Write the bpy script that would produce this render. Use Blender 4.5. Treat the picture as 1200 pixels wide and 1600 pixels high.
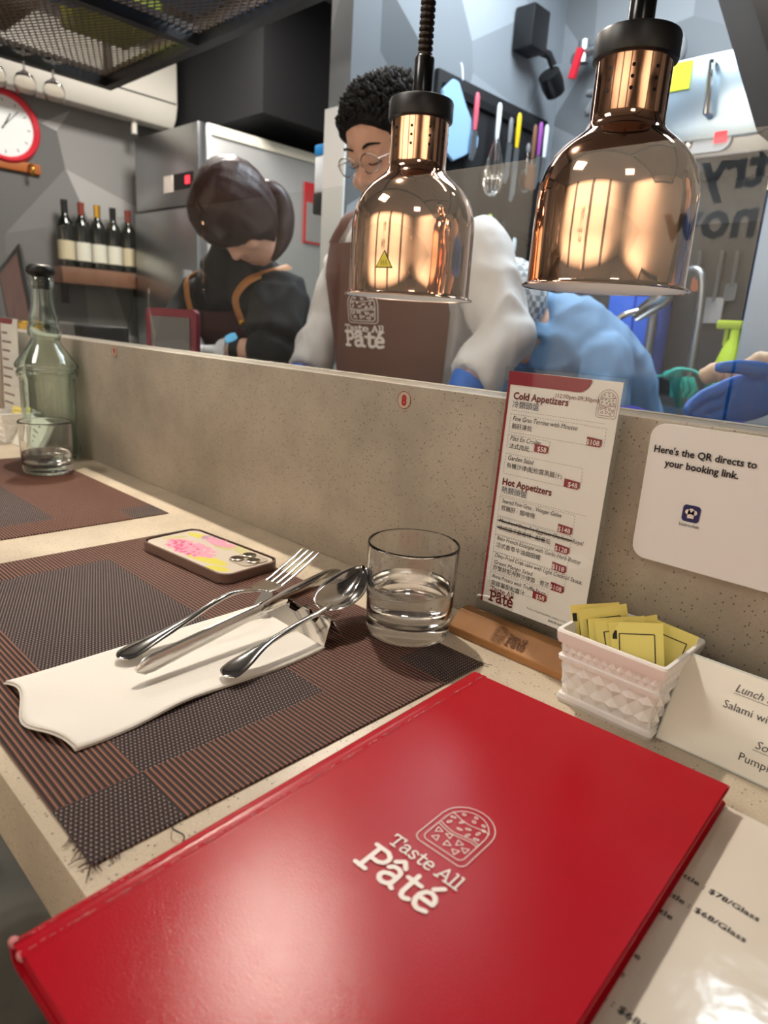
import bpy, bmesh, math, random
from mathutils import Vector, Matrix, noise
random.seed(7)
for o in list(bpy.data.objects): bpy.data.objects.remove(o)
S = bpy.context.scene
COL = S.collection
PI = math.pi
# ------------------------------------------------------------------ camera
YAW, PITCH, ROLL, FPX, CAMH = 0.7558, 0.2659, -0.0643, 1049.9, 0.252
cy, sy, cp, sp = math.cos(YAW), math.sin(YAW), math.cos(PITCH), math.sin(PITCH)
_f = Vector((-sy*cp, cy*cp, -sp)); _r = Vector((cy, sy, 0)); _d = _f.cross(_r)
_r2 = _r*math.cos(ROLL) + _d*math.sin(ROLL); _d2 = -_r*math.sin(ROLL) + _d*math.cos(ROLL)
CAMP = Vector((0, 0, CAMH))
cam_d = bpy.data.cameras.new('camera'); cam = bpy.data.objects.new('camera', cam_d); COL.objects.link(cam)
m = Matrix.Identity(4)
for i in range(3):
    m[i][0] = _r2[i]; m[i][1] = -_d2[i]; m[i][2] = -_f[i]; m[i][3] = CAMP[i]
cam.matrix_world = m
cam_d.sensor_fit = 'VERTICAL'; cam_d.sensor_height = 36; cam_d.sensor_width = 27
cam_d.lens = FPX/1600*36; cam_d.clip_start = 0.01
cam_d.dof.use_dof = True; cam_d.dof.focus_distance = 0.55; cam_d.dof.aperture_fstop = 8.5
S.camera = cam
def ray(x, y): return _r2*((x-600)/FPX) + _d2*((y-800)/FPX) + _f      # photo pixel -> direction
def onz(x, y, z=0.0): d = ray(x, y); return CAMP + d*((z-CAMH)/d.z)
def ony(x, y, Y): d = ray(x, y); return CAMP + d*(Y/d.y)
def onx(x, y, X): d = ray(x, y); return CAMP + d*(X/d.x)
# ------------------------------------------------------------------ world, lights, exposure
w = bpy.data.worlds.new('world'); S.world = w; w.use_nodes = True
w.node_tree.nodes['Background'].inputs[0].default_value = (0.55, 0.52, 0.5, 1)
w.node_tree.nodes['Background'].inputs[1].default_value = 0.25
S.view_settings.view_transform = 'Standard'; S.view_settings.look = 'None'
S.view_settings.exposure = 0.15; S.view_settings.gamma = 1.0; S.view_settings.use_curve_mapping = False
def area(name, loc, size, power, col, target=None, sy_=None, spread=PI):
    l = bpy.data.lights.new(name, 'AREA'); l.shape = 'RECTANGLE'; l.size = size; l.size_y = sy_ or size
    l.energy = power; l.color = col; l.spread = spread
    o = bpy.data.objects.new(name, l); COL.objects.link(o); o.location = loc
    if target: o.rotation_euler = (Vector(target)-Vector(loc)).to_track_quat('-Z', 'Y').to_euler()
    return o
WARM = (1, .89, .76); NEUT = (1, .94, .87); COOL = (.82, .92, 1)
area('kitchen_panel_light', (-1.0, 1.82, 1.62), .85, 30, COOL, sy_=.62)
area('kitchen_small_light', (-.20, 1.84, 1.62), 0.22, 2.6, COOL, sy_=.12)
area('fridge_aisle_light', (-2.4, 1.45, 1.60), 0.5, 38, NEUT, sy_=.4)
area('dining_light', (-1.3, -.45, 1.60), 0.5, 11, NEUT, (-.7, .3, 0), sy_=.4)
area('dining_light_right', (.9, -.7, 1.60), 0.4, 3, NEUT, (.0, .2, 0), sy_=.4)
area('rear_wall_fill', (-1.0, -1.55, 1.60), 4.0, 85, WARM, (-1.0, -2.2, .3), sy_=.15, spread=2.5)  # added light: brightens the rear wall for copper and pane reflections
area('right_wall_fill', (1.6, -.5, 1.60), 1.6, 22, WARM, (2.1, -.5, .4), sy_=.12, spread=2.4)  # added light on the unseen right wall, brightens the copper's right half
area('kitchen_staff_fill', (-1.2, .98, .94), 1.7, 3, NEUT, (-1.2, 1.35, .30), sy_=.03)  # added fill light for faces and hands of the kitchen staff
def spot(name, loc, target, power, ang, col, rad=.02, blend=.5):
    l = bpy.data.lights.new(name, 'SPOT'); l.energy = power; l.spot_size = math.radians(ang); l.spot_blend = blend
    l.color = col; l.shadow_soft_size = rad
    o = bpy.data.objects.new(name, l); COL.objects.link(o); o.location = loc
    o.rotation_euler = (Vector(target)-Vector(loc)).to_track_quat('-Z', 'Y').to_euler(); return o
spot('shelf_spot', (-.78, .605, .90), (-.5, .40, 0), 31, 80, WARM, .012)
spot('shelf_spot_far', (-1.5, .605, .90), (-1.25, .40, 0), 26, 80, WARM, .012)
# ------------------------------------------------------------------ materials
def lin(c):
    c = c/255.0
    return c/12.92 if c <= .04045 else ((c+.055)/1.055)**2.4
def rgb(r, g, b): return (lin(r), lin(g), lin(b), 1)
MATS = {}
def mat(name, col, rough=.5, metal=0, spec=.5, trans=0, ior=1.45, coat=0, alpha=1, emis=None, es=1, nvar=0, nscale=20, bump=0, bscale=200, sheen=0):
    if name in MATS: return MATS[name]
    M = bpy.data.materials.new(name); M.use_nodes = True; MATS[name] = M
    nt = M.node_tree; b = nt.nodes['Principled BSDF']
    b.inputs['Base Color'].default_value = col; b.inputs['Roughness'].default_value = rough
    b.inputs['Metallic'].default_value = metal; b.inputs['Specular IOR Level'].default_value = spec
    b.inputs['Transmission Weight'].default_value = trans; b.inputs['IOR'].default_value = ior
    b.inputs['Coat Weight'].default_value = coat; b.inputs['Coat Roughness'].default_value = .08
    b.inputs['Sheen Weight'].default_value = sheen
    if emis: b.inputs['Emission Color'].default_value = emis; b.inputs['Emission Strength'].default_value = es
    tc = nt.nodes.new('ShaderNodeTexCoord')
    if nvar:
        n = nt.nodes.new('ShaderNodeTexNoise'); n.inputs['Scale'].default_value = nscale; n.inputs['Detail'].default_value = 6
        nt.links.new(tc.outputs['Object'], n.inputs['Vector'])
        mx = nt.nodes.new('ShaderNodeMix'); mx.data_type = 'RGBA'
        mx.inputs[6].default_value = tuple(max(0, c*(1-nvar)) for c in col[:3])+(1,)
        mx.inputs[7].default_value = tuple(min(1, c*(1+nvar)) for c in col[:3])+(1,)
        nt.links.new(n.outputs[0], mx.inputs[0]); nt.links.new(mx.outputs[2], b.inputs['Base Color'])
    if bump:
        n2 = nt.nodes.new('ShaderNodeTexNoise'); n2.inputs['Scale'].default_value = bscale; n2.inputs['Detail'].default_value = 3
        nt.links.new(tc.outputs['Object'], n2.inputs['Vector'])
        bp = nt.nodes.new('ShaderNodeBump'); bp.inputs['Strength'].default_value = bump; bp.inputs['Distance'].default_value = .001
        nt.links.new(n2.outputs[0], bp.inputs['Height']); nt.links.new(bp.outputs[0], b.inputs['Normal'])
    return M
class NE:                                        # tiny node-expression helper
    def __init__(s, nt, sock): s.nt = nt; s.s = sock
    def _op(s, op, o=None, c=None):
        n = s.nt.nodes.new('ShaderNodeMath'); n.operation = op; s.nt.links.new(s.s, n.inputs[0])
        for i, v in ((1, o), (2, c)):
            if v is None: continue
            if isinstance(v, NE): s.nt.links.new(v.s, n.inputs[i])
            else: n.inputs[i].default_value = v
        return NE(s.nt, n.outputs[0])
    def __add__(s, o): return s._op('ADD', o)
    def __sub__(s, o): return s._op('SUBTRACT', o)
    def __mul__(s, o): return s._op('MULTIPLY', o)
    def sin(s): return s._op('SINE')
    def abs(s): return s._op('ABSOLUTE')
    def gt(s, o): return s._op('GREATER_THAN', o)
    def lt(s, o): return s._op('LESS_THAN', o)
    def max(s, o): return s._op('MAXIMUM', o)
def mixc(nt, fac, a, b):
    mx = nt.nodes.new('ShaderNodeMix'); mx.data_type = 'RGBA'
    for i, v in ((0, fac), (6, a), (7, b)):
        if isinstance(v, NE): nt.links.new(v.s, mx.inputs[i])
        elif isinstance(v, bpy.types.NodeSocket): nt.links.new(v, mx.inputs[i])
        else: mx.inputs[i].default_value = v
    return mx.outputs[2]
def stone_mat(name, base, speck_amt, rough):
    M = bpy.data.materials.new(name); M.use_nodes = True; MATS[name] = M; nt = M.node_tree; b = nt.nodes['Principled BSDF']
    tc = nt.nodes.new('ShaderNodeTexCoord')
    def nz(scale, det, out=0, rgh=.6):
        n = nt.nodes.new('ShaderNodeTexNoise'); n.inputs['Scale'].default_value = scale; n.inputs['Detail'].default_value = det
        n.inputs['Roughness'].default_value = rgh
        nt.links.new(tc.outputs['Object'], n.inputs['Vector']); return NE(nt, n.outputs[0])
    def mr(e, lo, hi):
        n = nt.nodes.new('ShaderNodeMapRange'); n.inputs[1].default_value = lo; n.inputs[2].default_value = hi
        nt.links.new(e.s, n.inputs[0]); return NE(nt, n.outputs[0])
    dk = tuple(c*.78 for c in base[:3])+(1,); lt_ = tuple(min(1, c*1.1) for c in base[:3])+(1,)
    c = mixc(nt, mr(nz(9, 6), .35, .65), dk, lt_)
    c = mixc(nt, mr(nz(600, 2), .5, .7)*.4, c, tuple(v*.6 for v in base[:3])+(1,))
    v = nt.nodes.new('ShaderNodeTexVoronoi'); v.inputs['Scale'].default_value = 420; nt.links.new(tc.outputs['Object'], v.inputs['Vector'])
    sep = nt.nodes.new('ShaderNodeSeparateColor'); nt.links.new(v.outputs['Color'], sep.inputs[0])
    pick = NE(nt, sep.outputs[0]).gt(1-speck_amt); near = NE(nt, v.outputs['Distance']).lt(.28)
    c = mixc(nt, pick*near*.75, c, (.03, .025, .02, 1))
    pick2 = NE(nt, sep.outputs[1]).gt(1-speck_amt*1.2); 
    c = mixc(nt, pick2*near*.28, c, (.75, .7, .62, 1))
    nt.links.new(c, b.inputs['Base Color']); b.inputs['Roughness'].default_value = rough
    return M
STONE = stone_mat('speckled_stone', rgb(196, 182, 160), .16, .34)
WALLST = stone_mat('speckled_stone_panel', rgb(172, 162, 147), .2, .42)
def mural_mat(name, scale, lo, hi, tint, seed=0):
    M = bpy.data.materials.new(name); M.use_nodes = True; nt = M.node_tree; b = nt.nodes['Principled BSDF']
    tc = nt.nodes.new('ShaderNodeTexCoord'); mp = nt.nodes.new('ShaderNodeMapping'); mp.inputs[1].default_value = (seed, seed*.7, seed*1.3)
    mp.inputs[2].default_value = (.3, .5, .4)
    nt.links.new(tc.outputs['Object'], mp.inputs[0])
    v = nt.nodes.new('ShaderNodeTexVoronoi'); v.inputs['Scale'].default_value = scale; nt.links.new(mp.outputs[0], v.inputs['Vector'])
    sep = nt.nodes.new('ShaderNodeSeparateColor'); nt.links.new(v.outputs['Color'], sep.inputs[0])
    c = mixc(nt, NE(nt, sep.outputs[0]), tuple(lo*t for t in tint)+(1,), tuple(hi*t for t in tint)+(1,))
    nt.links.new(c, b.inputs['Base Color']); b.inputs['Roughness'].default_value = .6
    return M
WHITE = mat('white_ceramic', rgb(238, 236, 234), .18, coat=.3)
PAPER = mat('white_paper', rgb(240, 238, 234), .6)
NAPKIN = mat('napkin_tissue', rgb(222, 217, 209), .85, bump=.35, bscale=260)
RED = mat('red_leatherette', rgb(170, 16, 33), .22, bump=.13, bscale=900, spec=.21)
REDWORN = mat('worn_red_edge', rgb(196, 120, 122), .7)
DKRED = mat('menu_maroon', rgb(140, 24, 46), .5)
INK = mat('black_ink', rgb(22, 20, 22), .6)
INKRED = mat('dark_red_ink', rgb(110, 22, 28), .6)
INKWHITE = mat('white_print', rgb(238, 228, 222), .5)
CHROME = mat('polished_steel', rgb(215, 214, 212), .09, metal=1)
STEEL = mat('brushed_steel', rgb(178, 180, 182), .32, metal=1, bump=.1, bscale=60)
STEELP = mat('pale_steel_panel', rgb(196, 198, 198), .42, metal=.6)
BLACKM = mat('black_metal', rgb(20, 20, 22), .38)
BLACKP = mat('black_plastic', rgb(14, 14, 15), .45)
BLACKW = mat('matt_black_paint', rgb(16, 16, 19), .8)
COPPER = mat('polished_copper', (.95, .56, .38, 1), .06, metal=1)
WHITEIN = mat('white_enamel', rgb(225, 222, 224), .5)
WOOD = mat('oak_wood', rgb(164, 116, 70), .5, nvar=.35, nscale=30)
WOODD = mat('walnut_wood', rgb(120, 82, 60), .55, nvar=.3, nscale=20)
SKIN = mat('skin', rgb(222, 176, 152), .5, nvar=.06, nscale=30)
HAIRB = mat('black_hair', rgb(12, 11, 12), .6, spec=.3)
HAIRBR = mat('brown_hair', rgb(50, 29, 25), .42, nvar=.4, nscale=60, bump=.8, bscale=90)
CHEFW = mat('white_cotton', rgb(226, 224, 224), .85, nvar=.04)
BROWNAP = mat('brown_apron_cloth', rgb(104, 66, 56), .85)
MAROONAP = mat('maroon_apron_cloth', rgb(58, 32, 34), .8)
BLACKSH = mat('black_shirt_cloth', rgb(22, 24, 28), .85)
TAN = mat('tan_leather', rgb(160, 104, 52), .5)
BLUEG = mat('blue_nitrile', rgb(30, 116, 226), .45)
WHITEG = mat('white_glove_vinyl', rgb(228, 230, 234), .5)
BLUESH = mat('pale_blue_shirt_cloth', rgb(122, 158, 196), .85, nvar=.08, nscale=8)
DARKTR = mat('dark_trouser_cloth', rgb(30, 30, 34), .9)
YELLOW = mat('yellow_paper', rgb(236, 222, 128), .55)
YELLOWS = mat('yellow_sticker', rgb(252, 230, 40), .5)
YELLOWG = mat('lime_sticky_note', rgb(214, 222, 40), .6)
GREY = mat('grey_plastic', rgb(120, 122, 124), .5)
GLASSM = mat('clear_glass', (1, 1, 1, 1), 0.0, trans=1, ior=1.45)
GREENGL = mat('greenish_glass', (.86, .96, .92, 1), 0.02, trans=1, ior=1.45)
WATER = mat('water', (1, 1, 1, 1), 0, trans=1, ior=1.33)
ACRYL = mat('clear_acrylic', (1, 1, 1, 1), 0.01, trans=1, ior=1.3)
DARKGL = mat('dark_bottle_glass', rgb(12, 18, 14), .12, coat=.4)
def pane_mat():
    M = bpy.data.materials.new('clear_pane'); M.use_nodes = True; nt = M.node_tree; nt.nodes.remove(nt.nodes['Principled BSDF'])
    out = nt.nodes['Material Output']; t = nt.nodes.new('ShaderNodeBsdfTransparent'); t.inputs[0].default_value = (.96, .975, .97, 1)
    g = nt.nodes.new('ShaderNodeBsdfGlossy'); g.inputs['Roughness'].default_value = .01
    fr = nt.nodes.new('ShaderNodeFresnel'); fr.inputs[0].default_value = 1.66
    mx = nt.nodes.new('ShaderNodeMixShader'); ge = nt.nodes.new('ShaderNodeNewGeometry'); inv = nt.nodes.new('ShaderNodeMath'); inv.operation = 'SUBTRACT'; inv.inputs[0].default_value = 1
    nt.links.new(ge.outputs['Backfacing'], inv.inputs[1]); ml = nt.nodes.new('ShaderNodeMath'); ml.operation = 'MULTIPLY'
    nt.links.new(fr.outputs[0], ml.inputs[0]); nt.links.new(inv.outputs[0], ml.inputs[1]); nt.links.new(ml.outputs[0], mx.inputs[0]); nt.links.new(t.outputs[0], mx.inputs[1]); nt.links.new(g.outputs[0], mx.inputs[2])
    nt.links.new(mx.outputs[0], out.inputs[0]); return M
PANE = pane_mat()
# ------------------------------------------------------------------ mesh helpers
def xf(bm, verts, M):
    if M is not None: bmesh.ops.transform(bm, matrix=M, verts=verts)
def box(bm, x0, x1, y0, y1, z0, z1, bev=0, M=None, seg=2):
    vs = [bm.verts.new((x, y, z)) for z in (z0, z1) for y in (y0, y1) for x in (x0, x1)]
    fs = [bm.faces.new([vs[i] for i in q]) for q in ((0, 2, 3, 1), (4, 5, 7, 6), (0, 1, 5, 4), (2, 6, 7, 3), (0, 4, 6, 2), (1, 3, 7, 5))]
    if bev:
        es = list({e for f in fs for e in f.edges})
        r = bmesh.ops.bevel(bm, geom=es, offset=bev, segments=seg, affect='EDGES', profile=.5)
        vs = list({v for f in r['faces'] for v in f.verts} | {v for v in vs if v.is_valid})
    xf(bm, vs, M); return vs
def prism(bm, poly, z0, z1, M=None):
    a = [bm.verts.new((x, y, z0)) for x, y in poly]; b = [bm.verts.new((x, y, z1)) for x, y in poly]; n = len(poly)
    bm.faces.new(a[::-1]); bm.faces.new(b)
    for i in range(n): bm.faces.new((a[i], a[(i+1) % n], b[(i+1) % n], b[i]))
    xf(bm, a+b, M); return a+b
def rrect(x0, x1, y0, y1, r, n=6):
    P = []
    for cx, cy_, a0 in ((x1-r, y1-r, 0), (x0+r, y1-r, 90), (x0+r, y0+r, 180), (x1-r, y0+r, 270)):
        for k in range(n+1):
            a = math.radians(a0+90*k/n); P.append((cx+r*math.cos(a), cy_+r*math.sin(a)))
    return P
def lathe(bm, prof, seg=48, M=None, close=False):
    rings = []; allv = []
    for r, z in prof:
        if r < 1e-6: v = bm.verts.new((0, 0, z)); rings.append([v]); allv.append(v)
        else:
            rg = [bm.verts.new((r*math.cos(2*PI*k/seg), r*math.sin(2*PI*k/seg), z)) for k in range(seg)]; rings.append(rg); allv += rg
    prs = list(zip(rings[:-1], rings[1:]))
    if close: prs.append((rings[-1], rings[0]))
    for A, B in prs:
        for k in range(seg):
            k2 = (k+1) % seg
            if len(A) == 1 and len(B) == 1: continue
            if len(A) == 1: bm.faces.new((A[0], B[k2], B[k]))
            elif len(B) == 1: bm.faces.new((A[k], A[k2], B[0]))
            else: bm.faces.new((A[k], A[k2], B[k2], B[k]))
    xf(bm, allv, M); return allv
def loft(bm, rings, cap=True):
    R_ = [[bm.verts.new(p) for p in rg] for rg in rings]; n = len(R_[0])
    for A, B in zip(R_[:-1], R_[1:]):
        for k in range(n): bm.faces.new((A[k], A[(k+1) % n], B[(k+1) % n], B[k]))
    if cap: bm.faces.new(R_[0][::-1]); bm.faces.new(R_[-1])
    return [v for rg in R_ for v in rg]
def tube(bm, pts, rad, seg=10, flat=1.0, up=(0, 0, 1), cap=True, M=None):
    pts = [Vector(p) for p in pts]; n = len(pts)
    if not hasattr(rad, '__len__'): rad = [rad]*n
    rings = []; prev = None
    for i in range(n):
        t = (pts[min(i+1, n-1)]-pts[max(i-1, 0)]).normalized()
        u = Vector(up)
        if abs(t.dot(u)) > .95: u = Vector((1, 0, 0)) if abs(t.x) < .9 else Vector((0, 1, 0))
        if prev is None: a = t.cross(u).normalized()
        else:
            a = (prev - t*prev.dot(t))
            a = a.normalized() if a.length > 1e-6 else t.cross(u).normalized()
        prev = a; b = a.cross(t).normalized()
        rings.append([pts[i] + a*rad[i]*math.cos(2*PI*k/seg) + b*rad[i]*flat*math.sin(2*PI*k/seg) for k in range(seg)])
    v = loft(bm, rings, cap); xf(bm, v, M); return v
def ball(bm, c, r, sc=(1, 1, 1), seg=16):
    g = bmesh.ops.create_uvsphere(bm, u_segments=seg, v_segments=max(6, seg//2), radius=r)
    for v in g['verts']: v.co = Vector((v.co.x*sc[0], v.co.y*sc[1], v.co.z*sc[2])) + Vector(c)
    return g['verts']
def catmull(P, n=8):
    P = [Vector(p) for p in P]; out = []
    for i in range(len(P)-1):
        a, b, c, d = P[max(i-1, 0)], P[i], P[i+1], P[min(i+2, len(P)-1)]
        for k in range(n):
            t = k/n
            out.append(.5*((2*b)+(-a+c)*t+(2*a-5*b+4*c-d)*t*t+(-a+3*b-3*c+d)*t**3))
    out.append(P[-1]); return out
ZC = [0]
def stroke(bm, pts, wd, z=0.0, M=None, closed=False, rnd=True):       # flat ribbon, for print
    pts = [Vector((p[0], p[1], z)) for p in pts]; vs = []
    def up():
        ZC[0] = (ZC[0]+1) % 120; return Vector((0, 0, ZC[0]*1.2e-6))
    segs = list(zip(pts[:-1], pts[1:])) + ([(pts[-1], pts[0])] if closed else [])
    for a, b in segs:
        t = b-a
        if t.length < 1e-9: continue
        nrm = Vector((-t.y, t.x, 0)).normalized()*wd/2
        uz = up(); q = [bm.verts.new(p+uz) for p in (a-nrm, b-nrm, b+nrm, a+nrm)]; bm.faces.new(q); vs += q
    if rnd:
        for p in pts:
            uz = up(); q = [bm.verts.new(p+uz+Vector((math.cos(k*PI/3), math.sin(k*PI/3), 0))*wd*.5) for k in range(6)]; bm.faces.new(q); vs += q
    xf(bm, vs, M); return vs
def rect(bm, x0, x1, y0, y1, z=0.0, M=None):
    q = [bm.verts.new(p) for p in ((x0, y0, z), (x1, y0, z), (x1, y1, z), (x0, y1, z))]; bm.faces.new(q); xf(bm, q, M); return q
def poly(bm, P, z=0.0, M=None):
    q = [bm.verts.new((p[0], p[1], z)) for p in P]; bm.faces.new(q); xf(bm, q, M); return q
def text(bm, body, size, M=None, align='LEFT', shear=0, bold=0, sx=1.0):
    cu = bpy.data.curves.new('t', 'FONT'); cu.body = body; cu.size = size; cu.align_x = align; cu.shear = shear; cu.offset = bold; cu.resolution_u = 2
    ob = bpy.data.objects.new('t', cu); COL.objects.link(ob)
    me = bpy.data.meshes.new_from_object(ob); n0 = len(bm.verts)
    bm.from_mesh(me); bm.verts.ensure_lookup_table(); vs = bm.verts[n0:]
    if sx != 1:
        for v in vs: v.co.x *= sx
    xf(bm, vs, M)
    bpy.data.objects.remove(ob); bpy.data.curves.remove(cu); bpy.data.meshes.remove(me)
    return vs
def NB(): return bmesh.new()
def obj(name, bm, material, parent=None, smooth=40, world=False, kind=None, label=None, fix=True):
    if fix: bmesh.ops.recalc_face_normals(bm, faces=bm.faces)
    me = bpy.data.meshes.new(name); bm.to_mesh(me); bm.free()
    o = bpy.data.objects.new(name, me); COL.objects.link(o)
    for mm in (material if isinstance(material, (list, tuple)) else [material]): me.materials.append(mm)
    if parent:
        o.parent = parent
        if world:
            P = parent; L = Vector((0, 0, 0))
            while P: L += P.location; P = P.parent
            me.transform(Matrix.Translation(-L))
    if smooth:
        me.shade_smooth(); me.set_sharp_from_angle(angle=math.radians(smooth))
    if kind: o['kind'] = kind
    if label: o['label'] = label
    return o
TMP = bpy.data.scenes.new('scratch')
def mod_apply(o, *mods):                       # evaluate modifiers into plain mesh data
    for ty, kw in mods:
        md = o.modifiers.new(ty, ty)
        for k, v in kw.items(): setattr(md, k, v)
    par = o.parent; o.parent = None; COL.objects.unlink(o); TMP.collection.objects.link(o)
    with bpy.context.temp_override(scene=TMP, view_layer=TMP.view_layers[0]): dg = bpy.context.evaluated_depsgraph_get()
    dg.update()
    me = bpy.data.meshes.new_from_object(o.evaluated_get(dg)); old = o.data; o.modifiers.clear(); o.data = me; bpy.data.meshes.remove(old)
    TMP.collection.objects.unlink(o); COL.objects.link(o); o.parent = par; return o
def tag(o, label, cat, group=None):
    o['label'] = label; o['category'] = cat
    if group: o['group'] = group
    return o
def thing(name, label, cat, loc=(0, 0, 0), rz=0, group=None):
    o = bpy.data.objects.new(name, None); COL.objects.link(o); o.empty_display_size = .05
    o.location = loc; o.rotation_euler = (0, 0, rz); return tag(o, label, cat, group)
def struct(name, bm, m, smooth=0): return obj(name, bm, m, None, smooth, kind='structure')
def dup(root, loc=None, rz=None, label=None):
    def cpy(o, par):
        c = o.copy(); COL.objects.link(c); c.parent = par
        for ch in o.children: cpy(ch, c)
        return c
    c = cpy(root, None)
    if loc is not None: c.location = loc
    if rz is not None: c.rotation_euler = (0, 0, rz)
    if label: c['label'] = label
    return c
T = Matrix.Translation
def RX(a): return Matrix.Rotation(a, 4, 'X')
def RY(a): return Matrix.Rotation(a, 4, 'Y')
def RZ(a): return Matrix.Rotation(a, 4, 'Z')
def SC(s): return Matrix.Diagonal((s, s, s, 1))
# ------------------------------------------------------------------ the setting
YW, ZT, YG = .482, .202, .520            # upstand face, its top, pane plane
FLOOR = -.90; CEIL = 1.66
b = NB(); box(b, -3.7, 2.2, -2.4, 2.7, FLOOR-.05, FLOOR); struct('floor', b, mat('grey_floor_tile', rgb(50, 47, 45), .6, nvar=.15, nscale=3))
b = NB(); box(b, -3.7, 2.2, -2.4, 2.7, CEIL, CEIL+.05); struct('ceiling', b, mat('charcoal_ceiling_paint', rgb(104, 104, 108), .8))
b = NB(); box(b, -3.70, -3.60, -2.4, 2.7, FLOOR, CEIL); struct('wall_left', b, mural_mat('geometric_mural_left', 2.6, .09, .42, (1, .99, .96), 3.1))
b = NB(); box(b, -3.6, 2.2, 2.52, 2.62, FLOOR, CEIL); struct('wall_back', b, mural_mat('geometric_mural_back', 2.2, .12, .30, (.92, 1, 1.07), 5.2))
b = NB(); box(b, 2.1, 2.2, -2.3, 2.52, FLOOR, CEIL); struct('wall_right', b, mat('cream_wall_paint', rgb(214, 204, 190), .8))
b = NB(); box(b, -3.6, 2.1, -2.3, -2.2, FLOOR, CEIL); wr = struct('wall_rear', b, mat('cream_wall_paint_rear', rgb(216, 206, 192), .8))
for k, x in enumerate((-2.1, -.75, .45)):
    b = NB(); box(b, x, x+.17, -2.2, -2.15, FLOOR, CEIL); struct('trim_%d' % (k+3), b, mat('dark_reflected_strip', rgb(48, 34, 28), .5))  # added dark strips, out of view, that draw slits in the copper reflections
b = NB(); box(b, -1.69, -1.60, 1.445, 2.52, FLOOR, CEIL); struct('wall_partition', b, mural_mat('geometric_mural_partition', 3.0, .05, .36, (.9, 1, 1.1), 1.4))
b = NB(); box(b, -3.6, -2.72, 1.95, 2.52, 1.13, CEIL); struct('trim_1', b, BLACKW)
# ------------------------------------------------------------------ counter, upstand, panes
XA, XB = -3.0, 1.6
t = thing('bar_counter', 'cream speckled stone bar counter in front of the low stone upstand', 'counter', (-.7, .29, FLOOR))
b = NB(); prf = [(.0925, -.0485), (.112, -.0485), (.112, -.02), (YW+.06, -.02), (YW+.06, 0), (.0937, 0), (.0928, -.0004), (.0925, -.0012)]
loft(b, [[(x, y, z) for y, z in prf] for x in (XA, XB)]); obj('stone_top', b, STONE, t, 30, True)
b = NB(); box(b, XA, XB, .40, YW+.05, FLOOR, -.02); obj('base_panel', b, BLACKW, t, 0, True)
b = NB(); box(b, XA, XB, YW, YW+.055, 0, ZT, bev=.0015)
up = tag(obj('stone_upstand', b, WALLST, None, 30), 'low beige speckled stone upstand carrying the clear screen', 'upstand')
joints = [-2.35, -1.61, ony(317, 400, YG).x, ony(1175, 440, YG).x, .6]
lab = ['clear glass screen panel at the far left by the jars', 'clear glass screen panel behind the tall green bottle', 'wide clear glass screen panel in front of the copper lamps', 'clear glass screen panel at the right edge of the picture']
for i in range(4):
    b = NB(); box(b, joints[i]+.0012, joints[i+1]-.0012, YG-.0025, YG+.0025, ZT, .3945)
    tag(obj('glass_screen', b, PANE, None, 0), lab[i], 'glass screen', 'clear screens on the upstand')
def sticker(x, z, s, label):
    t = thing('seat_sticker', label, 'sticker', (x, YW-.0002, z), 0, 'seat number stickers')
    F = RX(PI/2)
    b = NB(); prism(b, [(.0085*math.cos(k*PI/12), .0085*math.sin(k*PI/12)) for k in range(24)], 0, .0003, F); obj('disc', b, mat('sticker_clear', rgb(190, 172, 156), .5), t, 0)
    b = NB(); stroke(b, [(.0082*math.cos(k*PI/16), .0082*math.sin(k*PI/16)) for k in range(32)], .0006, .0005, F, closed=True); obj('ring', b, mat('sticker_ring', rgb(150, 84, 76), .5), t, 0)
    b = NB(); text(b, s, .0135, T((0, -.0006, -.0048))@F, 'CENTER', bold=.0006, sx=.9); obj('numeral', b, mat('sticker_red', rgb(168, 28, 30), .5), t, 0)
p8 = ony(632, 625, YW); p9 = ony(179, 549, YW)
sticker(p8.x, p8.z, '8', 'round seat sticker with a red 8 on the stone upstand')
sticker(p9.x, p9.z, '9', 'round seat sticker with a red 9 near the far bottle')
# lettering on the wall behind the diners, seen mirrored in the panes
VY = 2*YG + 2.2
for wd, (px, py) in (('try', (1196, 288)), ('now', (1182, 368))):
    q = ony(px, py, VY); b = NB()
    text(b, wd, .225, T((q.x, -2.198, q.z))@RZ(PI)@RX(PI/2), 'LEFT', bold=.006)
    o = tag(obj('wall_lettering', b, INK, None, 0), 'black painted word %s on the cream wall behind the diners' % wd, 'lettering', 'painted words behind the diners')
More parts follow.
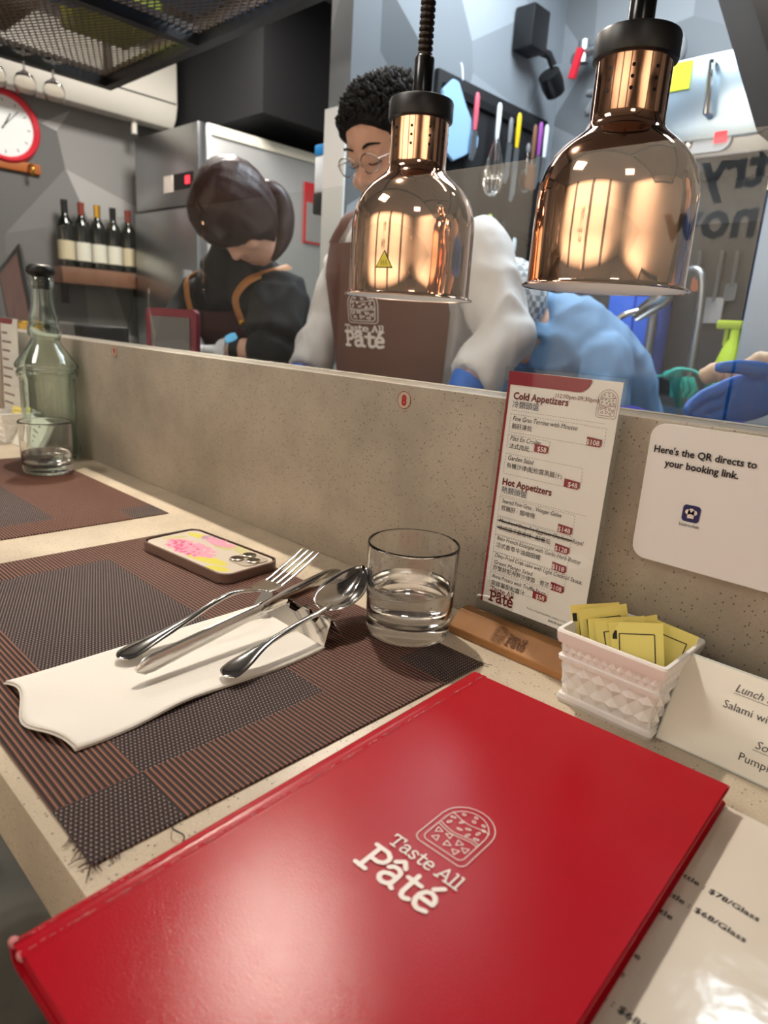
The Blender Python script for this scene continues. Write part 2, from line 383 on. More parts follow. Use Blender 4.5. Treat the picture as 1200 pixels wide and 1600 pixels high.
# ------------------------------------------------------------------ placemats
def mat_material():
    M = bpy.data.materials.new('woven_vinyl'); M.use_nodes = True; nt = M.node_tree; b = nt.nodes['Principled BSDF']
    tc = nt.nodes.new('ShaderNodeTexCoord'); sp_ = nt.nodes.new('ShaderNodeSeparateXYZ'); nt.links.new(tc.outputs['Object'], sp_.inputs[0])
    u, v = NE(nt, sp_.outputs[0]), NE(nt, sp_.outputs[1])
    bu = u.abs().gt(.172); bv = v.abs().gt(.107)
    corner = bu*bv; edge = bu.max(bv) - corner
    inner_b = (v.gt(.03))*((bu.max(bv)*-1)+1)
    stripe = edge.max(inner_b*.6)
    k = 2*PI/.0034
    lines = (v*k).sin(); dots = ((u*(2*PI/.0017)).sin()*.5+.5)
    dark = lines.lt(-.35); pale = lines.gt(.80)*dots.gt(.35)
    s_col = mixc(nt, dark, rgb(88, 50, 37), rgb(20, 13, 12)); s_col = mixc(nt, pale*.8, s_col, rgb(176, 128, 104))
    ku = 2*PI/.0030
    a_ = (u*ku).sin(); c_ = (v*(2*PI/.0026) + (u*ku*.5).sin().gt(0)*PI).sin()
    d = (a_*.5+.5)*(c_*.5+.5)
    f_col = mixc(nt, (a_*c_).gt(.1), rgb(26, 17, 17), rgb(58, 38, 35)); f_col = mixc(nt, d.gt(.62)*.85, f_col, rgb(160, 138, 130))
    col = mixc(nt, stripe.gt(.3), f_col, s_col)
    nt.links.new(col, b.inputs['Base Color']); b.inputs['Roughness'].default_value = .6; b.inputs['Specular IOR Level'].default_value = .3
    hgt = (lines*stripe) + (a_*c_)*((stripe*-1)+1)
    bp = nt.nodes.new('ShaderNodeBump'); bp.inputs['Strength'].default_value = .6; bp.inputs['Distance'].default_value = .0006
    nt.links.new(hgt.s, bp.inputs['Height']); nt.links.new(bp.outputs[0], b.inputs['Normal'])
    return M
WEAVE = mat_material()
def placemat(x1, y0, label, fringe=False):
    t = thing('placemat', label, 'placemat', (x1-.22, y0+.155, 0), 0, 'brown woven placemats')
    b = NB(); box(b, -.22, .22, -.155, .155, .0002, .0014); obj('woven_sheet', b, WEAVE, t, 0)
    if fringe:
        b = NB()
        for k in range(26):
            s = random.random(); L = .003+.010*random.random()*(1 if s < .5 else .6)
            p0 = Vector((.219, -.155+.03*s*s, .001)) if k % 2 else Vector((.219-.03*s*s, -.154, .001))
            d = Vector((.8, -.3+random.uniform(-.5, .4), 0)) if k % 2 else Vector((random.uniform(-.2, .7), -.8, 0))
            tube(b, [p0, p0+d*L*.5+Vector((0, 0, .001)), p0+d*L], [.0003, .0003, .0002], 5)
        for k in range(9):
            p0 = Vector((.216, .154-.02*random.random()**2, .001)); tube(b, [p0, p0+Vector((.012*random.random(), .006*random.random(), .0008))], .0002, 5)
        obj('frayed_threads', b, mat('brown_thread', rgb(70, 44, 38), .7), t, 0, kind='stuff')
        b = NB(); tube(b, catmull([(.219, -.112, .001), (.226, -.117, .004), (.234, -.115, .003), (.238, -.122, .001)], 5), .0004, 6); obj('loose_thread', b, INK, t, 30)
    return t
placemat(-.269, .1015, 'dark brown woven placemat under the napkin and water glass', True)
placemat(-.787, .113, 'dark brown woven placemat at the far seat under the second glass')
# ------------------------------------------------------------------ logo drawing (used on book, menu, wood, apron)
GL = {'T': [[(.3, 0), (.3, .68)], [(.02, .68), (.58, .68)], [(.17, .015), (.43, .015)], [(.03, .68), (.03, .54)], [(.57, .68), (.57, .54)]],
 'a': [[(.07, .4), (.14, .485), (.25, .5), (.35, .45), (.37, .35), (.37, .07), (.46, .02)], [(.37, .3), (.2, .285), (.08, .22), (.06, .12), (.12, .03), (.22, .01), (.31, .05), (.37, .14)]],
 's': [[(.34, .4), (.25, .49), (.13, .49), (.06, .4), (.1, .3), (.25, .24), (.34, .15), (.29, .04), (.18, .01), (.05, .09)]],
 't': [[(.16, .66), (.16, .12), (.2, .03), (.28, .01), (.37, .06)], [(.02, .48), (.36, .48)]],
 'e': [[(.06, .27), (.39, .27), (.38, .38), (.32, .46), (.22, .5), (.11, .45), (.05, .33), (.05, .18), (.11, .06), (.22, .01), (.39, .07)]],
 'A': [[(.06, 0), (.31, .7), (.56, 0)], [(.15, .24), (.47, .24)], [(-.02, .015), (.17, .015)], [(.45, .015), (.64, .015)]],
 'l': [[(.13, 0), (.13, .73)], [(.02, .015), (.24, .015)], [(.03, .73), (.13, .73)]],
 'P': [[(.15, 0), (.15, .68)], [(.02, .68), (.36, .68), (.48, .6), (.5, .5), (.47, .4), (.36, .33), (.15, .33)], [(.02, .015), (.3, .015)]],
 'â': [[(.08, .6), (.22, .74), (.35, .6)]], 'é': [[(.18, .6), (.33, .76)]]}
GL['â'] += GL['a']; GL['é'] += GL['e']
ADV = {'T': .62, 'a': .5, 's': .42, 't': .4, 'e': .47, 'A': .64, 'l': .27, 'P': .55, 'â': .5, 'é': .47, ' ': .24}
def serif(bm, s, size, wd, M):
    x = 0; tot = sum(ADV[c] for c in s)
    for c in s:
        for st in GL.get(c, []): stroke(bm, [((x-tot/2+px)*size, py*size) for px, py in st], wd*size, 0, M)
        x += ADV[c]
    return tot*size
def arch(w, h, r):
    P = [(-w/2+r, 0)] + [(w/2-r+r*math.sin(a), r-r*math.cos(a)) for a in [k*PI/12 for k in range(1, 7)]]
    for k in range(0, 13):
        a = k*PI/12; P.append((w/2*math.cos(a), h-w/2+w/2*math.sin(a)))
    P += [(-w/2+r-r*math.cos(a), r-r*math.sin(a)) for a in [k*PI/12 for k in range(0, 6)]]
    return P
def logo_arch(bm, w, lw, M):                   # arch w wide, 1.32 w high, base centre at origin
    h = 1.32*w
    stroke(bm, arch(w, h, .13*w), lw, 0, M, True)
    stroke(bm, [(x*.8, y*.84+.1*w) for x, y in arch(w, h*1.0, .13*w)], lw, 0, M, True)
    hw = .385*w
    wave = lambda y0, amp, ph: [(-hw+2*hw*k/14, y0+amp*math.sin(ph+k/14*2*PI)) for k in range(15)]
    stroke(bm, wave(.93*w, .035*w, 2.0), lw, 0, M); stroke(bm, wave(.60*w, .035*w, 2.4), lw, 0, M); stroke(bm, wave(.54*w, .035*w, 2.4), lw, 0, M)
    for x, y in ((-.2, 1.05), (.0, 1.13), (.03, 1.02), (.2, 1.06), (.27, .96)):
        stroke(bm, [(x*w+.033*w*math.cos(k*PI/4), y*w+.026*w*math.sin(k*PI/4)) for k in range(8)], lw, 0, M, True)
    for x, y, a in ((-.3, .86, .3), (-.12, .86, 1.3), (.06, .8, .4), (.24, .83, 1.4), (-.28, .72, 1.2), (-.05, .7, .2), (.13, .68, 1.2), (.29, .7, .3)):
        ca, sa = math.cos(a), math.sin(a)
        stroke(bm, [(x*w+(.05*w*math.cos(k*PI/4))*ca-.02*w*math.sin(k*PI/4)*sa, y*w+(.05*w*math.cos(k*PI/4))*sa+.02*w*math.sin(k*PI/4)*ca) for k in range(8)], lw, 0, M, True)
    for x, y, a in ((-.29, .43, .2), (-.08, .45, 1.2), (.14, .42, .3), (.3, .36, 1.0), (-.22, .25, 1.4), (0, .27, .1), (.2, .22, .9)):
        stroke(bm, [(x*w+.075*w*math.cos(a+k*2*PI/3), y*w+.075*w*math.sin(a+k*2*PI/3)) for k in range(3)], lw, 0, M, True)
# ------------------------------------------------------------------ red menu book
def P2(a): return Vector((a.x, a.y, 0))
ZB = .0145
ptl, ptr, pbl = onz(735, 1046, ZB), onz(1147, 1218, ZB), onz(12, 1462, ZB)
ydir = P2(ptl-pbl).normalized(); ang = math.atan2(ydir.y, ydir.x)-PI/2
bw = P2(ptr-ptl).length; bh = P2(ptl-pbl).length
t = thing('menu_book', 'large red leatherette menu book with a white logo on its cover', 'menu book', (pbl.x, pbl.y, .0012), ang)
def cover(z0, z1):
    b = NB(); prism(b, rrect(.004, bw, 0, bh, .0025, 4), z0, z1)
    es = [e for e in b.edges if abs(e.verts[0].co.z-e.verts[1].co.z) < 1e-6]
    bmesh.ops.bevel(b, geom=es, offset=.0009, segments=2, affect='EDGES'); return b
zt = ZB-.0012
obj('front_cover', cover(zt-.0028, zt), RED, t, 35)
obj('back_cover', cover(0, .0028), RED, t, 35)
b = NB(); prof = [(.010, 0), (.004, .0004), (.0006, .003), (0, zt*.5), (.0006, zt-.003), (.004, zt-.0002), (.0082, zt+.0003), (.0100, zt-.0003), (.0118, zt+.0002), (.014, zt+.0001), (.014, zt-.002), (.004, zt-.003), (.003, zt*.5), (.004, .003), (.010, .0028)]
loft(b, [[(x, y, z) for x, z in prof] for y in (.0, .001, bh-.001, bh)]); obj('spine', b, RED, t, 50)
b = NB(); box(b, .006, bw-.005, .004, bh-.004, .003, zt-.003); obj('page_block', b, mat('page_edges', rgb(216, 206, 190), .8), t, 0)
b = NB()
for k in range(150):                            # scuffed joint line
    y = random.uniform(.002, bh-.002); L = random.uniform(.001, .005); x = .0119+random.uniform(-.0004, .0004)
    rect(b, x-.00016, x+.00016, y, min(bh, y+L), zt+.00034)
for k in range(40):
    y = random.random()**2.2*.06; rect(b, .0055+random.uniform(-.0003, .0003), .0058, y, y+random.uniform(.001, .003), zt+.00042)
obj('scuff_marks', b, REDWORN, t, 0)
for c_, r_, s_ in (((.0035, .001, zt-.0012), .0026, (1.1, .8, .6)), ((.0115, .0006, zt-.0014), .0024, (1.2, .7, .6)), ((bw-.0012, bh-.0012, zt-.001), .0016, (.8, .8, .7))):
    b = NB(); ball(b, c_, r_, s_); obj('worn_corner', b, REDWORN, t, 40)
la = onz(718, 1353, ZB); lb = onz(683, 1402, ZB)
def book_local(p): v = Vector((p.x-pbl.x, p.y-pbl.y, 0)); return Vector((v.x*math.cos(ang)+v.y*math.sin(ang), -v.x*math.sin(ang)+v.y*math.cos(ang), 0))
q0 = book_local(onz(684, 1332, ZB)); b = NB()
logo_arch(b, .029, .00042, T((q0.x, q0.y-.0005, zt+.0005)))
serif(b, 'Taste All', .0107, .085, T((q0.x-.0005, q0.y-.0125, zt+.0005))); serif(b, 'Pâté', .0222, .108, T((q0.x-.0025, q0.y-.0325, zt+.0005)))
obj('cover_logo', b, INKWHITE, t, 0)
# ------------------------------------------------------------------ laminated drinks list under the book
pt0 = onz(1136, 1259, .001)
t = thing('drinks_list', 'laminated white drinks list with glass prices under the red book', 'menu sheet', (pt0.x, pt0.y, .0002), -.02)
LAM = mat('laminated_sheet', rgb(222, 214, 202), .12, coat=.2, bump=.5, bscale=45)
b = NB(); prism(b, rrect(-.02, .20, -.292, 0, .004), 0, .0007); obj('sheet', b, LAM, t, 0)
def loc2(t, p): return t.matrix_basis.inverted() @ p
def onl(body, px, py, size, bold=.00007, sx=1.12):
    p = loc2(t, onz(px, py, .001)); b = NB(); text(b, body, size, T((p.x, p.y, .0009)), 'LEFT', bold=bold, sx=sx); obj('price_line', b, INK, t, 0)
onl('Bottle : $78/Glass', 1046, 1358, .0051); onl('Bottle : $68/Glass', 1022, 1385, .0051); onl('Bottle', 1002, 1408, .0051)
onl('Bottle', 950, 1467, .0051); onl('Bottle', 925, 1492, .0051); onl('Bottle : $68/Glass', 897, 1527, .0051)
# ------------------------------------------------------------------ napkin
t_loc = (-.42, .225, .0016)
b = NB(); NXn, NYn = 22, 40
cTL, cTR, cBR, cBL = onz(395, 928, .003), onz(507, 1008, .003), onz(100, 1178, .003), onz(-2, 1070, .003)
cTL = Vector((-.468, .338, 0)); cTR = Vector((-.366, .330, 0))
def nap(u, v, lay):                            # u across, v from far to near
    p = (cTL*(1-u)+cTR*u)*(1-v) + (cBL*(1-u)+cBR*u)*v
    z = .0018+lay*.0011 + .0012*math.sin(u*PI)*(1-v)*.3
    z += (.0035*math.sin(u*5.2+.6)**2)*max(0, (v-.75)/.25)**2 + .0022*math.exp(-((v-.62)/.12)**2)*max(0, (u-.82)/.18)
    y = p.y+.006*math.sin(u*7.5+.5)*max(0, (v-.8)/.2)**2 + (.0015*lay if v > .98 else 0)
    return (p.x+.002*math.sin(v*9)*(1 if u > .95 else 0), y, z)
for lay in (0, 1):
    G = [[b.verts.new(nap(i/NXn, j/NYn, lay)) for i in range(NXn+1)] for j in range(NYn+1)]
    for j in range(NYn):
        for i in range(NXn): b.faces.new((G[j][i], G[j][i+1], G[j+1][i+1], G[j+1][i]))
nk = obj('paper_napkin', b, NAPKIN, None, 60)
mod_apply(nk, ('SOLIDIFY', dict(thickness=.0007, offset=0)))
tag(nk, 'folded white paper napkin lying under the cutlery', 'napkin')
# ------------------------------------------------------------------ cutlery rest, fork, knife, spoon
t = thing('cutlery_rest', 'small bent chrome cutlery rest holding fork, knife and spoon', 'cutlery rest', (-.417, .3415, .0034), -.03)
LR = .1015
outl = [(-LR/2, 0), (-LR/2+.004, .019), (-.034, .021), (-.031, .0135), (-.022, .0135), (-.018, .021), (-.010, .021), (-.006, .0135), (.004, .0135), (.010, .021), (.018, .021), (.022, .0135), (.031, .0135), (.034, .021), (LR/2-.004, .019), (LR/2, 0)]
for nm, sgn in (('front_plate', -1), ('back_plate', 1)):
    b = NB(); prism(b, outl, -.0004, .0004, RX(PI/2)); M = T((0, sgn*.0105, 0))@RX(-sgn*-.52 if False else sgn*.50)
    bmesh.ops.transform(b, matrix=M, verts=b.verts); obj(nm, b, CHROME, t, 0)
b = NB()
for a0, a1 in ((-LR/2+.004, -.034), (-.018, -.010), (.010, .018), (.034, LR/2-.004)): box(b, a0, a1, -.0022, .0022, .0174, .0186, bev=.0004)
obj('ridge', b, CHROME, t, 0)
def handle_section(bm, pts, ws, ts, seg=14):   # flat tapered strip with rounded section; widths across, thickness
    rings = []; pts = [Vector(p) for p in pts]
    for i, p in enumerate(pts):
        tg = (pts[min(i+1, len(pts)-1)]-pts[max(i-1, 0)]).normalized(); a = tg.cross(Vector((0, 0, 1))).normalized(); n = a.cross(tg).normalized()
        rings.append([p + a*ws[i]*math.cos(2*PI*k/seg) + n*ts[i]*math.sin(2*PI*k/seg) for k in range(seg)])
    return loft(bm, rings)
def V3(x, y, z): return Vector((x, y, z))
# spoon
t = thing('table_spoon', 'shiny steel table spoon resting bowl end beside the water glass', 'spoon', (-.372, .25, .004))
sA, sB = V3(-.3695, .238, .0075), V3(-.3835, .343, .0265)
pts = catmull([sA, V3(-.3720, .258, .0135), V3(-.3755, .282, .0190), V3(-.3790, .312, .0235), sB, V3(-.3868, .352, .0270)], 8); n = len(pts)
ws = []; ts = []
for i in range(n):
    s = i/(n-1); ww = .0030+.0068*math.exp(-((s-.10)/.20)**2)
    if s < .06: ww *= math.sqrt(max(.02, s/.06))
    ws.append(ww); ts.append(.0011+.0007*s)
b = NB(); handle_section(b, pts, ws, ts); obj('handle', b, CHROME, t, 60, True)
b = NB(); dirv = (V3(-.4085, .411, .043)-sB); L = dirv.length; ax = dirv.normalized(); lat = ax.cross(V3(0, 0, 1)).normalized(); nn = lat.cross(ax).normalized()
NU, NV = 20, 14; G = []
for i in range(NU+1):
    s = i/NU; hw = .0215*(math.sin(PI*min(1, s**.80*.97+.03)))**.62*(1-.12*s); row = []
    hw = max(hw, .0028*(1-s))
    dep = .0105*math.sin(PI*min(1, s*.92+.04))**.8
    for j in range(NV+1):
        c = -1+2*j/NV; row.append(b.verts.new(sB+ax*(L*s)+lat*(hw*c)-nn*(dep*(1-c*c))))
    G.append(row)
for i in range(NU):
    for j in range(NV): b.faces.new((G[i][j], G[i][j+1], G[i+1][j+1], G[i+1][j]))
o = obj('bowl', b, CHROME, t, 80, True); mod_apply(o, ('SOLIDIFY', dict(thickness=.0011, offset=0)))
# fork
t = thing('table_fork', 'shiny steel table fork with its tines raised beside the phone', 'fork', (-.44, .2, .004))
pts = catmull([V3(-.4395, .1935, .0075), V3(-.4425, .215, .0115), V3(-.4470, .250, .0175), V3(-.4510, .285, .0265), V3(-.4525, .305, .0285), V3(-.4530, .320, .0260), V3(-.4545, .330, .0240)], 7); n = len(pts)
ws = []; ts = []
for i in range(n):
    s = i/(n-1); ww = .0030+.0068*math.exp(-((s-.10)/.18)**2)+.0075*max(0, (s-.86)/.14)**1.5
    if s < .06: ww *= math.sqrt(max(.02, s/.06))
    ws.append(ww); ts.append(.0012+.0006*math.sin(s*PI))
b = NB(); handle_section(b, pts, ws, ts); obj('handle', b, CHROME, t, 60, True)
b = NB(); f0 = pts[-1]; f1 = V3(-.4590, .348, .0245)
handle_section(b, [f0, f0.lerp(f1, .5), f1], [.0105, .0118, .0122], [.0011, .0010, .0009]); obj('tine_root', b, CHROME, t, 60, True)
axf = (V3(-.4690, .399, .0420)-f1); latf = V3(1, .2, 0).normalized()
for k in range(4):
    off = latf*(-.0096+.0064*k); b = NB()
    handle_section(b, catmull([f1+off*.98-axf*.06, f1+off+axf*.3-V3(0, 0, .0008), f1+off+axf*.7-V3(0, 0, .0006), f1+off+axf], 4), [.0020, .0020, .0019, .0019, .0018, .0018, .0017, .0016, .0015, .0014, .0012, .0010, .0006], [.0010]*13, 8); obj('tine', b, CHROME, t, 60, True)
# knife, standing on its edge
t = thing('table_knife', 'steel table knife with a broad satin handle between fork and spoon', 'knife', (-.41, .2, .004))
kA, kB, kT = V3(-.4050, .1905, .0135), V3(-.4135, .3005, .0270), V3(-.4235, .3960, .0365)
def blade(pts, hs, th, seg=14):
    rings = []
    for i, p in enumerate(pts):
        tg = (pts[min(i+1, len(pts)-1)]-pts[max(i-1, 0)]).normalized(); a = tg.cross(V3(0, 0, 1)).normalized(); n = a.cross(tg).normalized()
        rings.append([p + n*hs[i]*math.cos(2*PI*k/seg) + a*th[i]*math.sin(2*PI*k/seg) for k in range(seg)])
    return rings
n = 18; pts = [kA.lerp(kB, i/n) for i in range(n+1)]; hs = []; th = []
for i in range(n+1):
    s = i/n; hh = .0078-.0022*s
    if s < .08: hh *= math.sqrt(max(.03, s/.08))
    hs.append(hh); th.append(.0026 if s > .05 else .0014)
b = NB(); loft(b, blade(pts, hs, th)); obj('handle', b, mat('satin_steel', rgb(222, 220, 216), .33, metal=1), t, 60, True)
pts = [kB.lerp(kT, i/n) for i in range(n+1)]; hs = [.0052+.0024*math.sin(min(1, i/n*1.3)*PI*.6) if i < n-3 else .0072*math.sqrt(max(.02, (n-i)/3.5)) for i in range(n+1)]; th = [.0016-.0007*i/n for i in range(n+1)]
b = NB(); loft(b, blade(pts, hs, th)); obj('blade', b, CHROME, t, 60, True)
b = NB(); loft(b, blade([kB.lerp(kA, .01), kB.lerp(kT, .015)], [.0062, .0062], [.0029, .0029])); obj('bolster', b, CHROME, t, 60, True)
# ------------------------------------------------------------------ water glasses
def tumbler(loc, label, h=.081, r=.0385, level=.044, foot=.013):
    t = thing('water_glass', label, 'glass', loc, 0, 'water tumblers')
    rb = r*.93
    b = NB(); lathe(b, [(0, .0015), (rb*.7, .001), (rb*.86, 0), (rb*.96, .0018), (rb, .006), (rb+.0002, .0075), (r*.965, h*.4), (r*.985, h*.7), (r*.999, h-.003), (r, h-.0012), (r-.0003, h-.0003), (r-.0009, h), (r-.0014, h-.0004), (r-.0016, h-.003), (r*.985-.0016, h*.7), (r*.965-.0016, h*.4), (rb-.0021, foot+.007), (rb-.0025, foot+.004), (rb-.006, foot+.0008), (0, foot)], 64); obj('tumbler', b, GLASSM, t, 60)
    ri = lambda z: (rb-.0025)+(r*.97-.0016-rb+.0025)*(z-foot-.004)/(h*.5-foot-.004)
    b = NB(); lathe(b, [(0, foot+.0002), (rb-.0062, foot+.0010), (rb-.0026, foot+.0041), (ri(foot+.006)+.0001, foot+.006), (ri(level-.002)+.0001, level-.002), (ri(level)+.0001, level), (ri(level)-.001, level+.00001), (0, level)], 64); obj('water', b, WATER, t, 60)
    return t
gl = onz(637, 996, .0014)
tumbler((-.347, .407, .0015), 'clear tumbler half full of water next to the menu stand')
tumbler((-1.095, .385, .0015), 'clear tumbler with a little water in front of the green bottle', level=.032)
# ------------------------------------------------------------------ tall bottle
t = thing('water_bottle', 'tall greenish glass water bottle with a black stopper', 'bottle', (-1.205, .433, 0))
pr_ = [(0, .004), (.034, .003), (.040, 0), (.0440, .003), (.0455, .008), (.0455, .020), (.0435, .024), (.0430, .026), (.0430, .080), (.0430, .134), (.0436, .137), (.0460, .140), (.0475, .143), (.0475, .147), (.0455, .149), (.0455, .151), (.0485, .154), (.0490, .158), (.0480, .161), (.0460, .164), (.0380, .175), (.0275, .190), (.0240, .196), (.0225, .200), (.0240, .203), (.0258, .208), (.0262, .214), (.0250, .220), (.0225, .224), (.0220, .226), (.0228, .230), (.0225, .236), (.0190, .248), (.0175, .258), (.0168, .266), (.0166, .282), (.0185, .284), (.0188, .287), (.0188, .294), (.0165, .298)]
inn = [(max(0, r-.0028), z) for r, z in pr_[::-1] if z > .006 and z < .29]
b = NB(); lathe(b, pr_+[(.0135, .297)]+inn+[(0, .008)], 48); obj('body', b, GREENGL, t, 28)
b = NB(); lathe(b, [(0, .279), (.0125, .279), (.0130, .296), (.0135, .299), (.019, .301), (.0215, .305), (.0205, .312), (.015, .317), (0, .318)], 24); obj('stopper', b, BLACKP, t, 50)
# ------------------------------------------------------------------ phone
pa, pb_, pc = onz(218, 845, .010), onz(418, 872, .010), onz(338, 897, .010)
xd = P2(pc-pa).normalized(); pang = math.atan2(xd.y, xd.x)
t = thing('mobile_phone', 'phone lying face down in a clear case with pink flowers', 'phone', (pa.x, pa.y, .0015), pang)
PL, PW = .149, .0735
b = NB(); prism(b, rrect(.0015, PL-.0015, .0015, PW-.0015, .011, 8), .0006, .0085); bmesh.ops.bevel(b, geom=[e for e in b.edges if abs(e.verts[0].co.z-e.verts[1].co.z) < 1e-6], offset=.0012, segments=2, affect='EDGES'); obj('body', b, mat('phone_graphite', rgb(96, 70, 64), .25, metal=.5), t, 40)
b = NB(); prism(b, rrect(.0035, PL-.0035, .0035, PW-.0035, .010, 8), .0085, .0088); obj('back_glass', b, mat('phone_silver_back', rgb(196, 186, 172), .3), t, 0)
b = NB(); o1, i1 = rrect(0, PL, 0, PW, .013, 8), rrect(.0016, PL-.0016, .0016, PW-.0016, .0115, 8)
rings = [[(x, y, .0002) for x, y in i1], [(x, y, .0002) for x, y in o1], [(x, y, .0096) for x, y in o1], [(x, y, .0102) for x, y in i1]]
loft(b, rings, False); n = len(o1)
b.verts.ensure_lookup_table()
obj('case_rim', b, mat('clear_case_plastic', rgb(132, 108, 98), .12, trans=.2, ior=1.4), t, 40)
def petals(col, cx, cy_, rx, ry, n, r, name, z):
    b = NB()
    for k in range(n):
        a = random.random()*2*PI; q = math.sqrt(random.random()); x, y = cx+rx*q*math.cos(a), cy_+ry*q*math.sin(a); s = r*random.uniform(.7, 1.2)
        if not (.005 < x < PL-.005 and .005 < y < PW-.005): continue
        th = random.random()*PI
        poly(b, [(x+s*math.cos(th+j*PI/3)*(1 if j % 2 else .6), y+s*math.sin(th+j*PI/3)*(1 if j % 2 else .6)) for j in range(6)], z+k*2e-7)
    obj(name, b, col, t, 0)
PK1 = mat('pink_print', rgb(226, 146, 168), .4); PK2 = mat('rose_print', rgb(200, 72, 122), .4); LIL = mat('lilac_print', rgb(170, 130, 160), .4); LEAF = mat('olive_print', rgb(198, 190, 72), .4); LEAF2 = mat('pale_olive_print', rgb(186, 180, 130), .4)
def leaf(x, y, L, w_, a, m_, z):
    b = NB(); P = [(math.sin(k*PI/8)*w_*(1 if k <= 8 else -1) if k not in (0, 8) else 0, 0) for k in range(1)]
    P = [(L*(-math.cos(k*PI/8)), w_*math.sin(k*PI/8)) for k in range(9)]+[(L*math.cos(k*PI/8), -w_*math.sin(k*PI/8)) for k in range(1, 8)]
    poly(b, P, z, T((x, y, 0))@RZ(a)); obj('leaf_print', b, m_, t, 0)
leaf(.095, .018, .030, .008, .15, LEAF, .00885); leaf(.125, .010, .014, .006, .3, LEAF, .00886); leaf(.03, .06, .022, .006, .2, LEAF, .00885); leaf(.10, .062, .024, .007, -.2, LEAF2, .00885); leaf(.075, .055, .014, .006, .1, LEAF2, .00886); leaf(.015, .035, .014, .006, 1.2, LEAF2, .00885)
petals(PK1, .055, .026, .040, .016, 150, .0042, 'flower_print', .0089); petals(PK2, .055, .024, .036, .013, 45, .0028, 'petal_print', .0090)
petals(LIL, .045, .064, .016, .007, 30, .004, 'lilac_petal_print', .0089); petals(PK1, .062, .062, .020, .008, 60, .0038, 'small_flower_print', .0090)
LENS = mat('lens_black', rgb(10, 10, 12), .08, coat=1); LRING = mat('lens_ring', rgb(190, 180, 165), .2, metal=1)
b = NB(); prism(b, rrect(PL-.040, PL-.007, PW-.041, PW-.008, .008, 6), .0086, .0097); cb = obj('camera_bump', b, mat('phone_bump', rgb(176, 166, 152), .25), t, 30)
for lx, ly in ((PL-.031, PW-.017), (PL-.031, PW-.033), (PL-.015, PW-.025)):
    b = NB(); lathe(b, [(0, .0098), (.0068, .0098), (.0072, .0112), (.0062, .0116), (.0060, .0110), (0, .0110)], 24, T((lx, ly, 0))); o = obj('lens', b, LRING, t, 40)
    b = NB(); lathe(b, [(0, .0113), (.0060, .0113), (.0060, .0109)], 24, T((lx, ly, 0))); g = obj('lens_glass', b, LENS, o, 40)
# ------------------------------------------------------------------ wall QR sign (code left out)
qtl = ony(1016, 674, YW-.003); qx0, qx1, qz0, qz1 = -.194, -.088, .1005, .200
t = thing('booking_sign', 'white rounded booking sign on the upstand above the lunch card', 'sign', (qx0, YW-.0005, qz0))
QW, QH = .125, qz1-qz0
b = NB(); prism(b, rrect(0, QW, 0, QH, .010, 8), 0, .0035, RX(PI/2)); obj('plaque', b, mat('frosted_white_acrylic', rgb(232, 232, 232), .25, coat=.3), t, 30)
b = NB(); F = RX(PI/2)
text(b, "Here's the QR directs to", .0070, T((.0382, -.0042, QH-.0205))@F, 'CENTER', bold=.00016, sx=.96); text(b, 'your booking link.', .0070, T((.0382, -.0042, QH-.0292))@F, 'CENTER', bold=.00016, sx=.96); obj('printed_text', b, INK, t, 0)
NAVY = mat('navy_print', rgb(40, 40, 92), .4)
b = NB(); poly(b, rrect(.0314, .0434, .0345, .0465, .0025), .0040, F); bd = obj('badge', b, NAVY, t, 0)
b = NB()
for dx, dz, r in ((-.0022, .0010, .0019), (0, .0018, .0021), (.0022, .0010, .0019)): poly(b, [(.0374+dx+r*math.cos(k*PI/6), .0405+dz+r*math.sin(k*PI/6)) for k in range(12)], .0043, F)
rect(b, .0374-.0022, .0374+.0022, .0372, .0415, .0043, F); obj('hat_mark', b, INKWHITE, bd, 0)
b = NB(); text(b, 'bistrochat', .0034, T((.0374, -.0042, .0310))@F, 'CENTER'); obj('badge_text', b, INK, t, 0)
b = NB(); poly(b, rrect(.0985, .1115, .0165, .0230, .002), .0040, F); obj('orange_mark', b, mat('orange_print', rgb(232, 150, 48), .5), t, 0)
